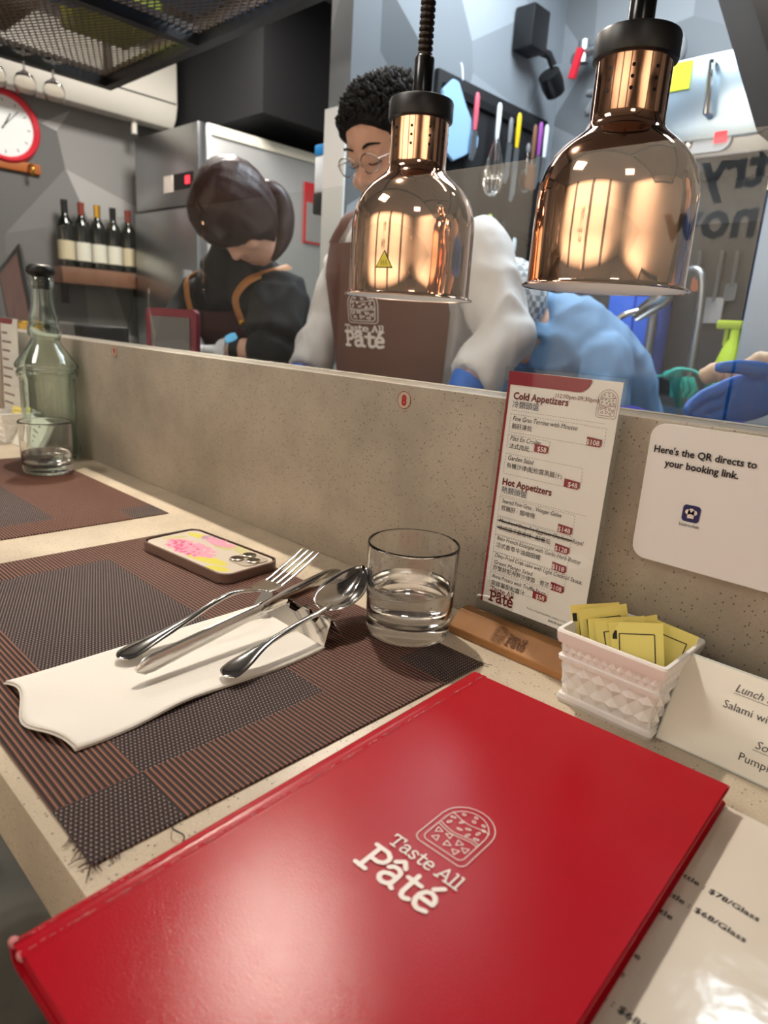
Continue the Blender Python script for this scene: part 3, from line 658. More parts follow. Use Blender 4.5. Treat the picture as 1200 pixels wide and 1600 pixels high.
# ------------------------------------------------------------------ menu stand with wooden foot
def menu_stand(loc, label, full=True):
    t = thing('menu_stand', label, 'menu stand', loc, 0, 'menu stands along the counter')
    WL = .128
    b = NB(); prof = [(-.020, 0), (.020, 0), (.020, .006), (.006, .019), (-.006, .019), (-.020, .0065)]
    loft(b, [[(x, y, z) for y, z in prof] for x in (-WL/2, WL/2)]); bmesh.ops.bevel(b, geom=list(b.edges), offset=.0006, segments=1, affect='EDGES'); ft = obj('wooden_foot', b, WOOD, t, 0)
    Mf = T((-.004, -.0131, .0131))@RX(math.atan2(.0125, .014)); b = NB(); BURN = mat('burnt_mark', rgb(92, 58, 30), .7)
    logo_arch(b, .0115, .0004, Mf@T((-.012, -.0075, .0003))); serif(b, 'Taste All', .0045, .1, Mf@T((.005, .001, .0003))); serif(b, 'Pâté', .0095, .13, Mf@T((.005, -.006, .0003))); obj('branded_logo', b, BURN, ft, 0)
    tilt = T((0, 0, .0075))@RX(-.035)                 # panel stands in the slot, leaning back a little
    PW_, PH = .104, .222
    b = NB(); box(b, -PW_/2, PW_/2, -.0016, .0016, 0, PH, bev=.0008, seg=1); bmesh.ops.transform(b, matrix=tilt, verts=b.verts); obj('acrylic_panel', b, PANE, t, 0)
    b = NB(); x0, x1, z0, z1 = -.0478, .0478, .023, .2185
    box(b, x0, x1, -.0003, .0003, z0, z1); bmesh.ops.transform(b, matrix=tilt, verts=b.verts); sh = obj('menu_sheet', b, PAPER, t, 0)
    Z = .0007
    def D(x, z): return tilt@T((x0+x, -Z, z0+z))@RX(PI/2)          # sheet coords from its lower left
    H_ = z1-z0; W_ = x1-x0
    b = NB(); M0 = D(0, 0)
    rect(b, .0, .0022, 0, H_, 0, M0); P = [(0, H_), (0, H_-.0105), (.060, H_-.0105)] + [(.062+.010*math.sin(k*PI/12), H_-.0005-.010*math.cos(k*PI/12)) for k in range(7)]
    tags = [(.0750, .0870, H_-.0480, '$108'), (.0320, .0445, H_-.0600, '$58'), (.0620, .0750, H_-.0822, '$48'), (.0625, .0750, H_-.1180, '$148'), (.0625, .0750, H_-.1338, '$128'), (.0625, .0750, H_-.1490, '$118'), (.0640, .0755, H_-.1655, '$108'), (.0495, .0620, H_-.1775, '$58')]
    obj('maroon_margin', b, DKRED, sh, 0); b = NB(); poly(b, P, .0001, M0)
    if full:
        for a0, a1, zz, s in tags:
            c_ = NB(); poly(c_, [(a0, zz), (a1-.0015, zz), (a1, zz+.0015), (a1, zz+.0058), (a0, zz+.0066)], .0002, M0); obj('price_tag', c_, DKRED, sh, 0)
    obj('maroon_band', b, DKRED, sh, 0)
    if not full:
        b = NB()
        for r_ in range(9): rect(b, .008, .04+.03*((r_*37) % 10)/10, H_-.03-r_*.017, H_-.026-r_*.017, .0002, M0)
        obj('printed_lines', b, mat('faint_print', rgb(150, 120, 120), .6), sh, 0); return t
    for a0, a1, zz, s in tags:
        b = NB(); text(b, s, .0054, M0@T((a1-.0014, zz+.0010, .0004)), 'RIGHT', bold=.00005); obj('price', b, INKWHITE, sh, 0)
    HD = [lambda b: text(b, 'Cold Appetizers', .0078, D(.0065, H_-.0215), bold=.00022, sx=.95), lambda b: text(b, 'Hot Appetizers', .0078, D(.0065, H_-.0915), bold=.00022, sx=.95), lambda b: text(b, '(12:00pm-09:30pm)', .0046, D(.0435, H_-.0162)),
      lambda b: logo_arch(b, .0155, .00028, D(.0865, H_-.0265)), lambda b: (serif(b, 'Taste All', .0062, .09, D(.0205, .0115)), serif(b, 'Pâté', .0125, .13, D(.0205, .0030)))]
    for fn, nm in zip(HD, ('heading', 'heading', 'opening_hours', 'arch_logo', 'restaurant_name')):
        b = NB(); fn(b); obj(nm, b, INKRED, sh, 0)
    for s, zz in (('冷類頭盤', .0280), ('熱類頭盤', .0980)):
        b = NB(); text(b, s, .0062, D(.0065, H_-zz)); obj('chinese_heading', b, mat('slate_ink', rgb(50, 70, 96), .6), sh, 0)
    it = [('Fine Gras Terrine with Mousse', '鵝肝凍批', .0385), ('Pâté En Croûte', '法式肉批', .0545), ('Garden Salad', '有機沙律(配松露黑醋汁)', .0705), ('Seared Foie Gras , Vinegar Gelee', '煎鵝肝 · 醋啫喱', .1065), ('Bake French Escargot with Garlic Herb Butter', '法式香草牛油焗田螺', .1385), ('Deep-Fried Crab cake with Light Cocktail Sauce,', 'Green Mango Salad', .1535), ('Anna Potato with Truffle Sauce', '安娜薯配松露汁', .1720)]
    for k, (e, c, zz) in enumerate(it):
        b = NB(); text(b, e, .0054 if k < 3 else .0049, D(.0085, H_-zz), shear=.22, sx=.84); text(b, c, .0048, D(.0085, H_-zz-.0062), shear=.22 if k == 5 else 0)
        if k == 5: text(b, '炸蟹餅配海鮮沙律醬 · 青芒果莎莎', .0046, D(.0085, H_-.1645))
        obj('dish_line', b, INK, sh, 0)
    b = NB(); text(b, 'Mixed and Deep Fry Eggplant Charlotte Royal', .0049, D(.0085, H_-.1235), shear=.22, sx=.84); text(b, '法式茄子夏洛特 · 配番茄', .0046, D(.0085, H_-.1295))
    rect(b, .0075, .0765, H_-.1225, H_-.1214, .0004, M0); rect(b, .0075, .0535, H_-.1284, H_-.1273, .0004, M0); obj('crossed_out_dish', b, INK, sh, 0)
    b = NB(); text(b, 'Prices in Hong Kong dollars, subject to 10% service charge', .0020, D(.046, .0075)); text(b, '港幣計算 另加一服務費', .0020, D(.066, .0035))
    obj('footnote', b, INK, sh, 0)
    b = NB()
    def dash(xa, za, xb, zb):
        n = max(2, int(math.hypot(xb-xa, zb-za)/.0022))
        for k in range(n):
            f0, f1_ = k/n, (k+.6)/n; stroke(b, [(xa+(xb-xa)*f0, za+(zb-za)*f0), (xa+(xb-xa)*f1_, za+(zb-za)*f1_)], .00025, .0001, M0, rnd=False)
    dash(.0065, H_-.0305, .088, H_-.0305); dash(.0065, H_-.1005, .085, H_-.1005)
    for za, zb, xr in ((.0335, .0480, .0890), (.0500, .0605, .0450), (.0655, .0822, .0755), (.1020, .1180, .0755), (.1190, .1338, .0755), (.1345, .1490, .0755), (.1497, .1655, .0760), (.1672, .1775, .0625)):
        dash(.0065, H_-za, xr, H_-za); dash(xr, H_-za, xr, H_-zb); dash(.0065, H_-za, .0065, H_-zb); dash(.0065, H_-zb, xr-.013, H_-zb)
    obj('dashed_frames', b, mat('frame_ink', rgb(96, 84, 84), .6), sh, 0)
    return t
menu_stand((-.2615, .4570, 0), 'clear acrylic appetizer menu stand with a wooden foot by the tumbler')
menu_stand((-1.475, .4570, 0), 'far menu stand at the left edge behind the green bottle', False)
# ------------------------------------------------------------------ sugar holder and packets
def sugar_holder(loc, label):
    t = thing('sugar_holder', label, 'sugar holder', loc, 0, 'white sugar holders')
    bx, by, tx, ty, H_ = .0335, .0285, .0385, .0335, .056
    def ringz(z, o=0.0): f_ = z/H_; return bx+(tx-bx)*f_+o, by+(ty-by)*f_+o
    def rr(z, o, r=.003): a, c = ringz(z, o); return [(x, y, z) for x, y in rrect(-a, a, -c, c, r, 3)]
    b = NB()
    prof = [(.0, -.001), (0, .001), (.003, .0016), (.006, .0006), (.0066, -.0012), (.0325, -.0012), (.033, .0006), (.036, .0006), (.0365, -.0012), (.046, -.0012), (.0465, .0008), (.049, .0014), (.0545, .0014), (.056, .0006), (.056, -.0018), (.052, -.0028), (.006, -.0036), (.006, -.012)]
    loft(b, [rr(z, o) for z, o in prof])
    def pyr(P, n, h):
        c = sum((Vector(p) for p in P), Vector((0, 0, 0)))/len(P); ap = b.verts.new(c+Vector(n)*h); vs = [b.verts.new(p) for p in P]
        for k in range(len(P)): b.faces.new((vs[k], vs[(k+1) % len(P)], ap))
    for axis, sgn in (('y', -1), ('y', 1), ('x', -1), ('x', 1)):
        nbig = 6 if axis == 'y' else 5
        def pt(f_, z):
            a, c = ringz(z, -.0012); a -= .001; c -= .001
            return (f_*a, sgn*(c+.001), z) if axis == 'y' else (sgn*(a+.001), f_*c, z)
        nv = (0, sgn, 0) if axis == 'y' else (sgn, 0, 0)
        for k in range(nbig):
            c0 = -1+2*(k+.5)/nbig; d = 1/nbig
            for zc in (.01315, .02585): pyr([pt(c0-d, zc), pt(c0, zc-.0063), pt(c0+d, zc), pt(c0, zc+.0063)], nv, .0030)
            if k < nbig-1: pyr([pt(c0, .0195), pt(c0+d, .0132), pt(c0+2*d, .0195), pt(c0+d, .0258)], nv, .0012)
        ns = nbig*2
        for k in range(ns):
            c0 = -1+2*(k+.5)/ns; d = .95/ns; pyr([pt(c0-d, .0412), pt(c0, .0368), pt(c0+d, .0412), pt(c0, .0456)], nv, .0018)
    obj('ceramic_box', b, WHITE, t, 25); return t
SX, SY = -.1690, .4405
sugar_holder((SX, SY, 0), 'white embossed ceramic sugar holder full of yellow packets')
sugar_holder((SX-1.238, SY-.002, 0), 'far white sugar holder at the left edge of the counter')
def packet(x, y, z, rz, rx, ry, label, wd=.034, ht=.052, txt=False, mark=False):
    t = thing('sugar_packet', label, 'sugar packet', (x, y, z), 0, 'yellow sugar packets'); t.rotation_euler = (rx, ry, rz)
    b = NB(); nx, nz = 6, 8
    for sgn in (-1, 1):
        G = [[b.verts.new((-wd/2+wd*i/nx, sgn*(.0002+.0022*math.sin(PI*i/nx)*math.sin(PI*min(1, max(0, (j/nz*ht-.004)/(ht-.008))))), ht*j/nz)) for i in range(nx+1)] for j in range(nz+1)]
        for j in range(nz):
            for i in range(nx): b.faces.new((G[j][i], G[j][i+1], G[j+1][i+1], G[j+1][i]))
    obj('paper_sleeve', b, YELLOW, t, 60)
    b = NB(); e = .0034
    def srf(u, v): return Vector((u, -(.0004+.0022*math.sin(PI*(u+wd/2)/wd)*math.sin(PI*min(1, max(0, (v-.004)/(ht-.008))))), v))
    def line(u0, v0, u1, v1, wl=.0007):
        n = 6
        for k in range(n):
            f0, f1_ = k/n, (k+1)/n; a, c = srf(u0+(u1-u0)*f0, v0+(v1-v0)*f0), srf(u0+(u1-u0)*f1_, v0+(v1-v0)*f1_); d = Vector((0, 0, wl/2)) if abs(u1-u0) > abs(v1-v0) else Vector((wl/2, 0, 0))
            b.faces.new([b.verts.new(p) for p in (a-d, c-d, c+d, a+d)])
    h0, h1, w0 = .008, ht-.008, wd/2-.0055
    line(-w0, h1, w0, h1); line(-w0, h0, w0, h0); line(-w0, h0, -w0, h1); line(w0, h0, w0, h1)
    if mark: q = [srf(-wd/2+.001, ht-.012), srf(-wd/2+.004, ht-.012), srf(-wd/2+.004, ht-.006), srf(-wd/2+.001, ht-.006)]; b.faces.new([b.verts.new(p) for p in q])
    if txt: text(b, 'Sugar', .0085, T((-.002, -.0031, .019))@RX(PI/2)@RZ(PI/2), 'CENTER')
    obj('printed_frame', b, INK, t, 0); return t
A15 = .26
packet(SX-.0160, SY-.004, 0.0200, .60, -.12, -.20, 'leftmost yellow sugar packet in the white holder', mark=True)
packet(SX-.0085, SY-.002, 0.0200, .66, -.14, -.24, 'second yellow sugar packet from the left in the white holder')
packet(SX+.0010, SY-.007, 0.0155, .55, -.16, -.22, 'third yellow sugar packet from the left in the white holder')
packet(SX+.0070, SY-.004, 0.0165, .62, -.15, -.26, 'fourth yellow sugar packet from the left in the white holder')
packet(SX+.0130, SY+.004, 0.0175, .75, -.12, -.26, 'fifth yellow packet, standing behind the big front sugar packet')
packet(SX+.0165, SY-.010, 0.0170, .35, -.22, -.20, 'large front yellow sugar packet with readable sugar lettering', txt=True, mark=True)
packet(SX+.0140, SY+.012, 0.0120, .20, -.16, .16, 'low rightmost yellow sugar packet near the lunch card')
packet(SX-1.238+.010, SY-.004, .0135, .3, -.2, 0, 'yellow sugar packet standing in the far left holder')
# ------------------------------------------------------------------ lunch-set card
def lunch_card(loc, label, near=True):
    t = thing('lunch_card', label, 'menu card', loc, 0, 'lunch cards along the counter')
    CW, CH = .148, .062; lean = RX(-.52)
    b = NB(); box(b, 0, CW, -.0012, .0012, 0, CH, bev=.0005, seg=1); bmesh.ops.transform(b, matrix=lean, verts=b.verts); obj('acrylic_front', b, mat('acrylic_edge', rgb(205, 210, 205), .1, coat=.5), t, 0)
    b = NB(); box(b, 0, CW, 0, .034, 0, .0018); obj('acrylic_foot', b, MATS['acrylic_edge'], t, 0)
    b = NB(); rect(b, .0012, CW-.0012, .0012, CH-.0012, 0, lean@T((0, -.00135, 0))@RX(PI/2)); sh = obj('card_sheet', b, mat('card_paper', rgb(232, 229, 218), .45, coat=.25), t, 0)
    if near:
        def L(x, z): return lean@T((x, -.0016, z))@RX(PI/2)
        b = NB(); text(b, 'Lunch Set Menu', .0072, L(.0350, CH-.0140), shear=.22, sx=.95); rect(b, .0350, .0830, 0, .0003, 0, L(0, CH-.0155)); 
        text(b, 'Salami with Arugula', .0070, L(.0315, CH-.0260)); text(b, 'Soup', .0072, L(.0555, CH-.0425), shear=.22); rect(b, .0550, .0730, 0, .0003, 0, L(0, CH-.0440)); text(b, 'Pumpkin Soup', .0070, L(.0490, CH-.0530))
        obj('printed_text', b, mat('grey_ink', rgb(58, 56, 56), .6), sh, 0)
    else:
        b = NB()
        for k in range(4): rect(b, .04+.004*k, .04+.05-.006*k, CH-.02-.01*k, CH-.0175-.01*k, 0, lean@T((0, -.0016, 0))@RX(PI/2))
        obj('printed_text', b, MATS['grey_ink'], sh, 0)
    return t
lunch_card((-.1335, .4195, 0), 'white lunch set card in clear acrylic beside the sugar holder')
lunch_card((-1.372, .4195, 0), 'far lunch card at the left edge behind the water glass', False)
# ------------------------------------------------------------------ copper heat lamps
def heat_lamp(loc, label, stick):
    t = thing('heat_lamp', label, 'lamp', loc, 0, 'copper heat lamps over the pass'); KZ = .925
    out = [(.0835, 0), (.0845, .0012), (.0835, .0026), (.0800, .0032), (.0788, .006), (.0785, .05), (.0783, .092), (.0772, .104), (.0740, .117), (.0685, .130), (.0610, .1405), (.0520, .149), (.0440, .1555), (.0385, .161), (.0362, .167), (.0358, .173), (.0357, .200), (.0357, .232)]; out = [(r, z*KZ) for r, z in out]
    inn = [(r-.0012, z) for r, z in out[::-1] if z > .004] + [(.0822, .001)]
    b = NB(); lathe(b, out+inn, 96, close=True); sh = obj('copper_shade', b, COPPER, t, 50)
    b = NB(); lathe(b, [(r, z*KZ) for r, z in [(.0820, .0008), (.0772, .006), (.0770, .09), (.0755, .104), (.067, .130), (.050, .149), (.036, .161), (.030, .165), (0, .166)]], 64); obj('white_lining', b, WHITEIN, t, 50)
    b = NB(); lathe(b, [(0, .045), (.018, .048), (.030, .062), (.033, .080), (.026, .105), (.016, .125), (.014, .150), (0, .151)], 32); obj('bulb', b, mat('bulb_glow', rgb(255, 225, 190), .3, emis=(1, .72, .45, 1), es=2.5), t, 60)
    b = NB(); lathe(b, [(r, z-.0174) for r, z in [(0, .224), (.0375, .224), (.0395, .2255), (.0398, .2275), (.0398, .2450), (.0388, .2475), (.0365, .2485), (.0125, .2488), (0, .249)]], 64); obj('black_collar', b, BLACKM, t, 40)
    b = NB(); lathe(b, [(.0125, .230), (.0122, .276), (.0108, .2785), (0, .279)], 24); obj('stem', b, mat('black_gloss', rgb(12, 12, 13), .2), t, 40)
    prof = []; z = .277
    for k in range(70): prof += [(.0066, z), (.0092, z+.0022), (.0092, z+.0044), (.0066, z+.0066)]; z += .0068
    zt_ = .925-loc[2]; prof = [(r, zz) for r, zz in prof if zz < zt_]
    b = NB(); lathe(b, prof, 20); obj('coiled_cord', b, mat('coil_metal', rgb(58, 50, 46), .3, metal=.8), t, 35)
    DK = mat('vent_dark', rgb(10, 8, 8), .9)
    for k in range(10):
        a = k*2*PI/10+.15
        for j in range(3):
            b = NB(); prism(b, [(.0017*math.cos(q*PI/4), .0017*math.sin(q*PI/4)) for q in range(8)], -.0002, .0002, RZ(a)@T((.0358, 0, .176+j*.0095))@RY(PI/2)); obj('vent_hole', b, DK, sh, 0)
    if stick:
        a = math.atan2(-t.location.y, -t.location.x)-.42; h = .0185
        def S_(u, v, o): aa = a+u/.0785; return Vector(((.0788+o)*math.cos(aa), (.0788+o)*math.sin(aa), .030+v))
        tri = [(-h*.62, 0), (h*.62, 0), (0, h*1.1)]
        for nm, k, m_, o_ in (('warning_sticker', 1.0, INK, .0002), ('warning_field', .84, YELLOWS, .0005)):
            b = NB(); c = (0, h*.36); N_ = 6; rows = []
            P = [(c[0]+(x-c[0])*k, c[1]+(y-c[1])*k) for x, y in tri]
            for j in range(N_+1):
                f_ = j/N_; l_, r_ = (P[0][0]+(P[2][0]-P[0][0])*f_, P[0][1]+(P[2][1]-P[0][1])*f_), (P[1][0]+(P[2][0]-P[1][0])*f_, P[1][1]+(P[2][1]-P[1][1])*f_)
                rows.append([b.verts.new(S_(l_[0]+(r_[0]-l_[0])*i/6, l_[1], o_)) for i in range(7)])
            for j in range(N_):
                for i in range(6): b.faces.new((rows[j][i], rows[j][i+1], rows[j+1][i+1], rows[j+1][i]))
            bmesh.ops.remove_doubles(b, verts=b.verts, dist=1e-5); obj(nm, b, m_, sh if nm != 'warning_sticker' else sh, 60)
        b = NB()
        for u in (-.0030, 0, .0030):
            for k in range(5):
                q = [S_(u+.0007*math.sin(k*1.6)+d, .0030+k*.0011+e, .0008) for d, e in ((-.0003, 0), (.0003, 0), (.0003, .0012), (-.0003, .0012))]; b.faces.new([b.verts.new(p) for p in q])
        obj('heat_symbol', b, INK, sh, 0)
    return t
l1 = ony(638, 466, .685); l2 = ony(942, 453, .685)
heat_lamp((l1.x, .685, l1.z), 'copper heat lamp with a yellow warning triangle in front of the chef', True)
heat_lamp((l2.x, .685, l2.z), 'larger looking copper heat lamp at the right of the picture', False)
# ------------------------------------------------------------------ mesh shelf hanging from the ceiling
ZS = .95
t = thing('mesh_shelf', 'black steel shelf with an expanded metal base above the pass', 'shelf', (-.9, .8, ZS))
sx0, sx1, sy0, sy1 = -2.42, 1.2, .34, 1.13
b = NB(); box(b, sx0, sx1, sy1-.03, sy1, ZS, ZS+.045); obj('frame_bar', b, BLACKM, t, 0, True)
b = NB(); box(b, sx0, sx1, sy0, sy0+.03, ZS, ZS+.045); obj('frame_bar', b, BLACKM, t, 0, True)
for X in (sx0, -1.86, -1.0, -.05, sx1-.03):
    b = NB(); box(b, X, X+.03, sy0+.03, sy1-.03, ZS, ZS+.045); obj('cross_bar', b, BLACKM, t, 0, True)
for X in (sx0, -1.0, sx1-.03):
    for Y in (sy0+.005, sy1-.025):
        b = NB(); box(b, X+.005, X+.025, Y, Y+.02, ZS+.045, CEIL); obj('hanger_post', b, BLACKM, t, 0, True)
b = NB(); zz = ZS+.028; pitch = .018
def clipseg(c, s):
    # line y = s*x*.5 + c inside rectangle
    P = []
    for X in (sx0+.03, sx1-.03):
        Y = s*.5*X+c
        if sy0+.03 <= Y <= sy1-.03: P.append((X, Y))
    for Y in (sy0+.03, sy1-.03):
        X = (Y-c)/(s*.5)
        if sx0+.03 < X < sx1-.03: P.append((X, Y))
    return P[:2] if len(P) >= 2 else None
for s_ in (1, -1):
    c = -3.0
    while c < 4:
        P = clipseg(c, s_)
        if P:
            (xa, ya), (xb, yb) = P; d = Vector((xb-xa, yb-ya, 0)); nrm = Vector((-d.y, d.x, 0)).normalized()*.0017
            A, B = Vector((xa, ya, zz)), Vector((xb, yb, zz)); hgt = Vector((0, 0, .003))
            vs = [b.verts.new(p) for p in (A-nrm, B-nrm, B+nrm, A+nrm, A-nrm+hgt, B-nrm+hgt, B+nrm+hgt, A+nrm+hgt)]
            for q in ((0, 1, 2, 3), (7, 6, 5, 4), (0, 4, 5, 1), (2, 6, 7, 3)): b.faces.new([vs[i] for i in q])
        c += pitch
obj('expanded_metal', b, mat('mesh_steel', rgb(120, 108, 98), .5), t, 0, True, kind='stuff')
def bag(name, label, cat, px, py, sx_, sy__, h, m_, rz=0):
    q = Vector((px, py, 0)); b = NB()
    vs = box(b, -sx_/2, sx_/2, -sy__/2, sy__/2, 0, h, bev=min(sx_, sy__, h)*.18, seg=3)
    bmesh.ops.subdivide_edges(b, edges=b.edges, cuts=2, use_grid_fill=True)
    for v in b.verts:
        if v.co.z > .01: v.co += Vector((noise.noise(v.co*9+q), noise.noise(v.co*9+q*2), noise.noise(v.co*7)))*.014
    o = obj(name, b, m_, None, 50); o.location = (q.x, q.y, ZS+.0315); o.rotation_euler = (0, 0, rz); tag(o, label, cat)
bag('produce_bag', 'green and yellow bag lying on the mesh shelf', 'bag', -2.03, .955, .22, .20, .10, mat('green_bag', rgb(172, 184, 40), .6, nvar=.4, nscale=8))
bag('cardboard_box', 'brown cardboard box on the far end of the mesh shelf', 'box', -2.20, .62, .28, .36, .22, mat('cardboard', rgb(116, 92, 74), .8, nvar=.1))
bag('blue_pouch', 'blue pouch lying on the mesh shelf beside the green bag', 'pouch', -1.935, .80, .10, .09, .08, mat('blue_pouch', rgb(70, 116, 176), .6, nvar=.3, nscale=10))
bag('blue_crate', 'light blue crate on the mesh shelf past the cross bar', 'crate', -1.67, .955, .20, .22, .14, mat('blue_crate', rgb(84, 128, 182), .6, nvar=.2, nscale=12))
bag('paper_parcel', 'pinkish brown parcel on the mesh shelf near the ceiling edge', 'parcel', -1.40, .98, .18, .18, .16, mat('parcel_paper', rgb(190, 150, 124), .8, nvar=.1))
GWINE = mat('stemware_glass', (.95, .93, .9, 1), .02, trans=1, ior=1.3)
for k, (px, py) in enumerate(((8, 112), (42, 122), (74, 128))):
    q = ony(px, py, (.74, .80, .86)[k]); t = thing('wine_glass', ['leftmost upside-down wine glass hanging under the mesh shelf', 'middle upside-down wine glass hanging under the mesh shelf', 'rightmost upside-down wine glass hanging under the mesh shelf'][k], 'wine glass', (-2.30, (.74, .82, .90)[k], ZS), 0, 'hanging wine glasses')
    b = NB(); lathe(b, [(0, 0), (.034, -.001), (.034, -.003), (.006, -.006), (.004, -.012), (.004, -.075), (.010, -.082), (.028, -.098), (.038, -.125), (.037, -.150), (.032, -.175), (.0305, -.175), (.0355, -.150), (.0365, -.125), (.026, -.100), (.006, -.088), (0, -.087)], 28); bmesh.ops.scale(b, vec=(.8, .8, .62), verts=b.verts); obj('stemware', b, GWINE, t, 60)
# ------------------------------------------------------------------ left wall: clock, rail, air conditioner, wine shelf
XL = -3.60
q = onx(8, 195, XL+.03); t = thing('wall_clock', 'round white wall clock with a red rim', 'clock', (XL, q.y, q.z))
M = RY(PI/2)
b = NB(); lathe(b, [(.122, .002), (.150, .002), (.153, .012), (.150, .026), (.140, .034), (.130, .030), (.124, .018)], 64, M, close=True); obj('rim', b, mat('clock_red', rgb(214, 44, 62), .3, coat=.4), t, 50)
b = NB(); lathe(b, [(0, .012), (.126, .012), (.126, .004), (0, .004)], 48, M); fc = obj('dial', b, mat('clock_dial', rgb(232, 238, 238), .5), t, 40)
for k in range(12):
    a = k*PI/6; b = NB(); box(b, .0125, .0135, -.002, .002, .098, .112, M=RX(a)); obj('hour_mark', b, GREY, fc, 0)
for nm, L, wd, a in (('hour_hand', .062, .005, -.52), ('minute_hand', .095, .0035, -.75)):
    b = NB(); box(b, .0145, .0155, -wd/2, wd/2, -.015, L, M=RX(a)); obj(nm, b, INK, t, 0)
qa = onx(64, 266, XL+.02); t = thing('hook_rail', 'wooden hook rail on the wall below the clock', 'hook rail', (XL, qa.y-.22, qa.z))
b = NB(); box(b, 0, .022, -.30, .22, -.022, .022, bev=.004); obj('board', b, mat('orange_wood', rgb(168, 96, 44), .45, nvar=.2), t, 40)
for y in (-.02, .17):
    b = NB(); tube(b, catmull([(.02, y, .012), (.05, y, .010), (.062, y, -.012), (.05, y, -.036), (.036, y, -.030)], 5), .006, 8); obj('hook', b, mat('brass', rgb(190, 150, 70), .25, metal=1), t, 50)
qA, qB = onx(90, 130, XL+.2), onx(256, 186, XL+.2)
t = thing('air_conditioner', 'long white split air conditioner high on the left wall', 'air conditioner', (XL, 1.40, qB.z))
ACW = mat('ac_white', rgb(206, 202, 192), .4); y0, y1 = -.62, .52
b = NB(); prof = [(0, .02), (.10, -.03), (.17, -.025), (.20, .01), (.215, .07), (.215, .25), (.19, .28), (0, .28)]
loft(b, [[(x, y, z) for x, z in prof] for y in (y0, y0+.01, y1-.01, y1)]); bmesh.ops.bevel(b, geom=[e for e in b.edges if abs(e.verts[0].co.y-e.verts[1].co.y) < 1e-5], offset=.006, segments=2, affect='EDGES'); obj('housing', b, ACW, t, 40)
b = NB(); box(b, .2155, .2175, y0+.01, y1-.01, .072, .078); obj('panel_gap', b, BLACKP, t, 0)
b = NB(); tube(b, [(.13, .33, -.02), (.13, .33, -.085)], .014, 12); obj('drain_stub', b, ACW, t, 40)
# wine shelf with bottles
q0 = onx(108, 432, XL+.16); q1 = onx(252, 440, XL+.16)
t = thing('wine_shelf', 'wooden wall shelf carrying five wine bottles', 'shelf', (XL, (q0.y+q1.y)/2, q0.z))
hl = (q1.y-q0.y)/2+.03
b = NB(); box(b, 0, .16, -hl, hl, -.03, .045, bev=.003); obj('shelf_board', b, WOODD, t, 30)
for y in (-hl+.05, hl-.08):
    b = NB(); box(b, 0, .02, y, y+.03, -.12, -.03); obj('bracket', b, BLACKM, t, 0)
zsh = q0.z+.045
def wine(x, y, z, lm, fm, label, h=.30):
    t = thing('wine_bottle', label, 'wine bottle', (x, y, z), 0, 'wine bottles on the wooden shelf')
    b = NB(); lathe(b, [(0, .004), (.030, 0), (.0365, .004), (.0375, .012), (.0375, .185*h/.3), (.034, .205*h/.3), (.018, .232*h/.3), (.0145, .245*h/.3), (.0142, h-.004), (.0155, h-.003), (.0155, h), (0, h)], 28); obj('bottle_body', b, DARKGL, t, 45)
    b = NB(); lathe(b, [(.0150, h-.055), (.0156, h-.004), (.0160, h+.001), (0, h+.0015)], 20); obj('foil', b, fm, t, 45)
    b = NB(); n = 14; G = []
    for j in (0, 1):
        G.append([b.verts.new((.0379*math.cos(-1.5+3.0*k/n-.35), .0379*math.sin(-1.5+3.0*k/n-.35), .035+.085*j)) for k in range(n+1)])
    for k in range(n): b.faces.new((G[0][k], G[0][k+1], G[1][k+1], G[1][k]))
    obj('paper_label', b, lm, t, 60)
LABW = mat('label_white', rgb(224, 220, 204), .6); LABC = mat('label_cream', rgb(210, 196, 164), .6)
GOLD = mat('gold_foil', rgb(206, 160, 60), .3, metal=.8); RFO = mat('red_foil', rgb(120, 50, 40), .4); BFO = mat('black_foil', rgb(24, 24, 24), .4)
wl = ['wine bottle at the left end of the wooden shelf', 'second wine bottle from the left on the wooden shelf', 'gold capped wine bottle in the middle of the wooden shelf', 'fourth wine bottle from the left on the wooden shelf', 'wine bottle on the wooden shelf next to the fridge']
for k in range(5): wine(XL+.085, q0.y+.025+k*(q1.y-q0.y-.16)/4, zsh, LABC if k in (0, 4) else LABW, (BFO, RFO, GOLD, BFO, RFO)[k], wl[k])
# ------------------------------------------------------------------ fridge
t = thing('fridge', 'tall stainless steel upright fridge with a red display', 'fridge', (-3.125, 2.06, FLOOR))
FZ = 1.06
b = NB(); box(b, -3.42, -2.83, 1.745, 2.40, FLOOR+.06, FZ, bev=.006); obj('cabinet_body', b, STEELP, t, 30, True)
b = NB(); box(b, -3.415, -2.835, 1.70, 1.743, .86-.13, FZ-.004, bev=.004); cp_ = obj('control_panel', b, STEEL, t, 30, True)
d_ = ony(286, 282, 1.699)
b = NB(); box(b, d_.x-.075, d_.x+.085, 1.694, 1.700, d_.z-.035, d_.z+.03); obj('display', b, BLACKP, cp_, 0, True)
b = NB(); box(b, d_.x+.03, d_.x+.065, 1.691, 1.694, d_.z-.018, d_.z+.015); obj('red_digits', b, mat('red_led', rgb(200, 30, 40), .4, emis=(1, .05, .08, 1), es=1.2), cp_, 0, True)
b = NB(); box(b, d_.x-.17, d_.x-.09, 1.697, 1.700, d_.z-.04, d_.z+.03); obj('label_plate', b, mat('plate_white', rgb(220, 210, 200), .5), cp_, 0, True)
b = NB(); box(b, -3.415, -2.835, 1.69, 1.743, FLOOR+.12, .72, bev=.005); dr = obj('door', b, STEEL, t, 30, True)
b = NB(); box(b, -2.90, -2.875, 1.65, 1.69, -.2, .45, bev=.004); obj('handle', b, GREY, dr, 30, True)
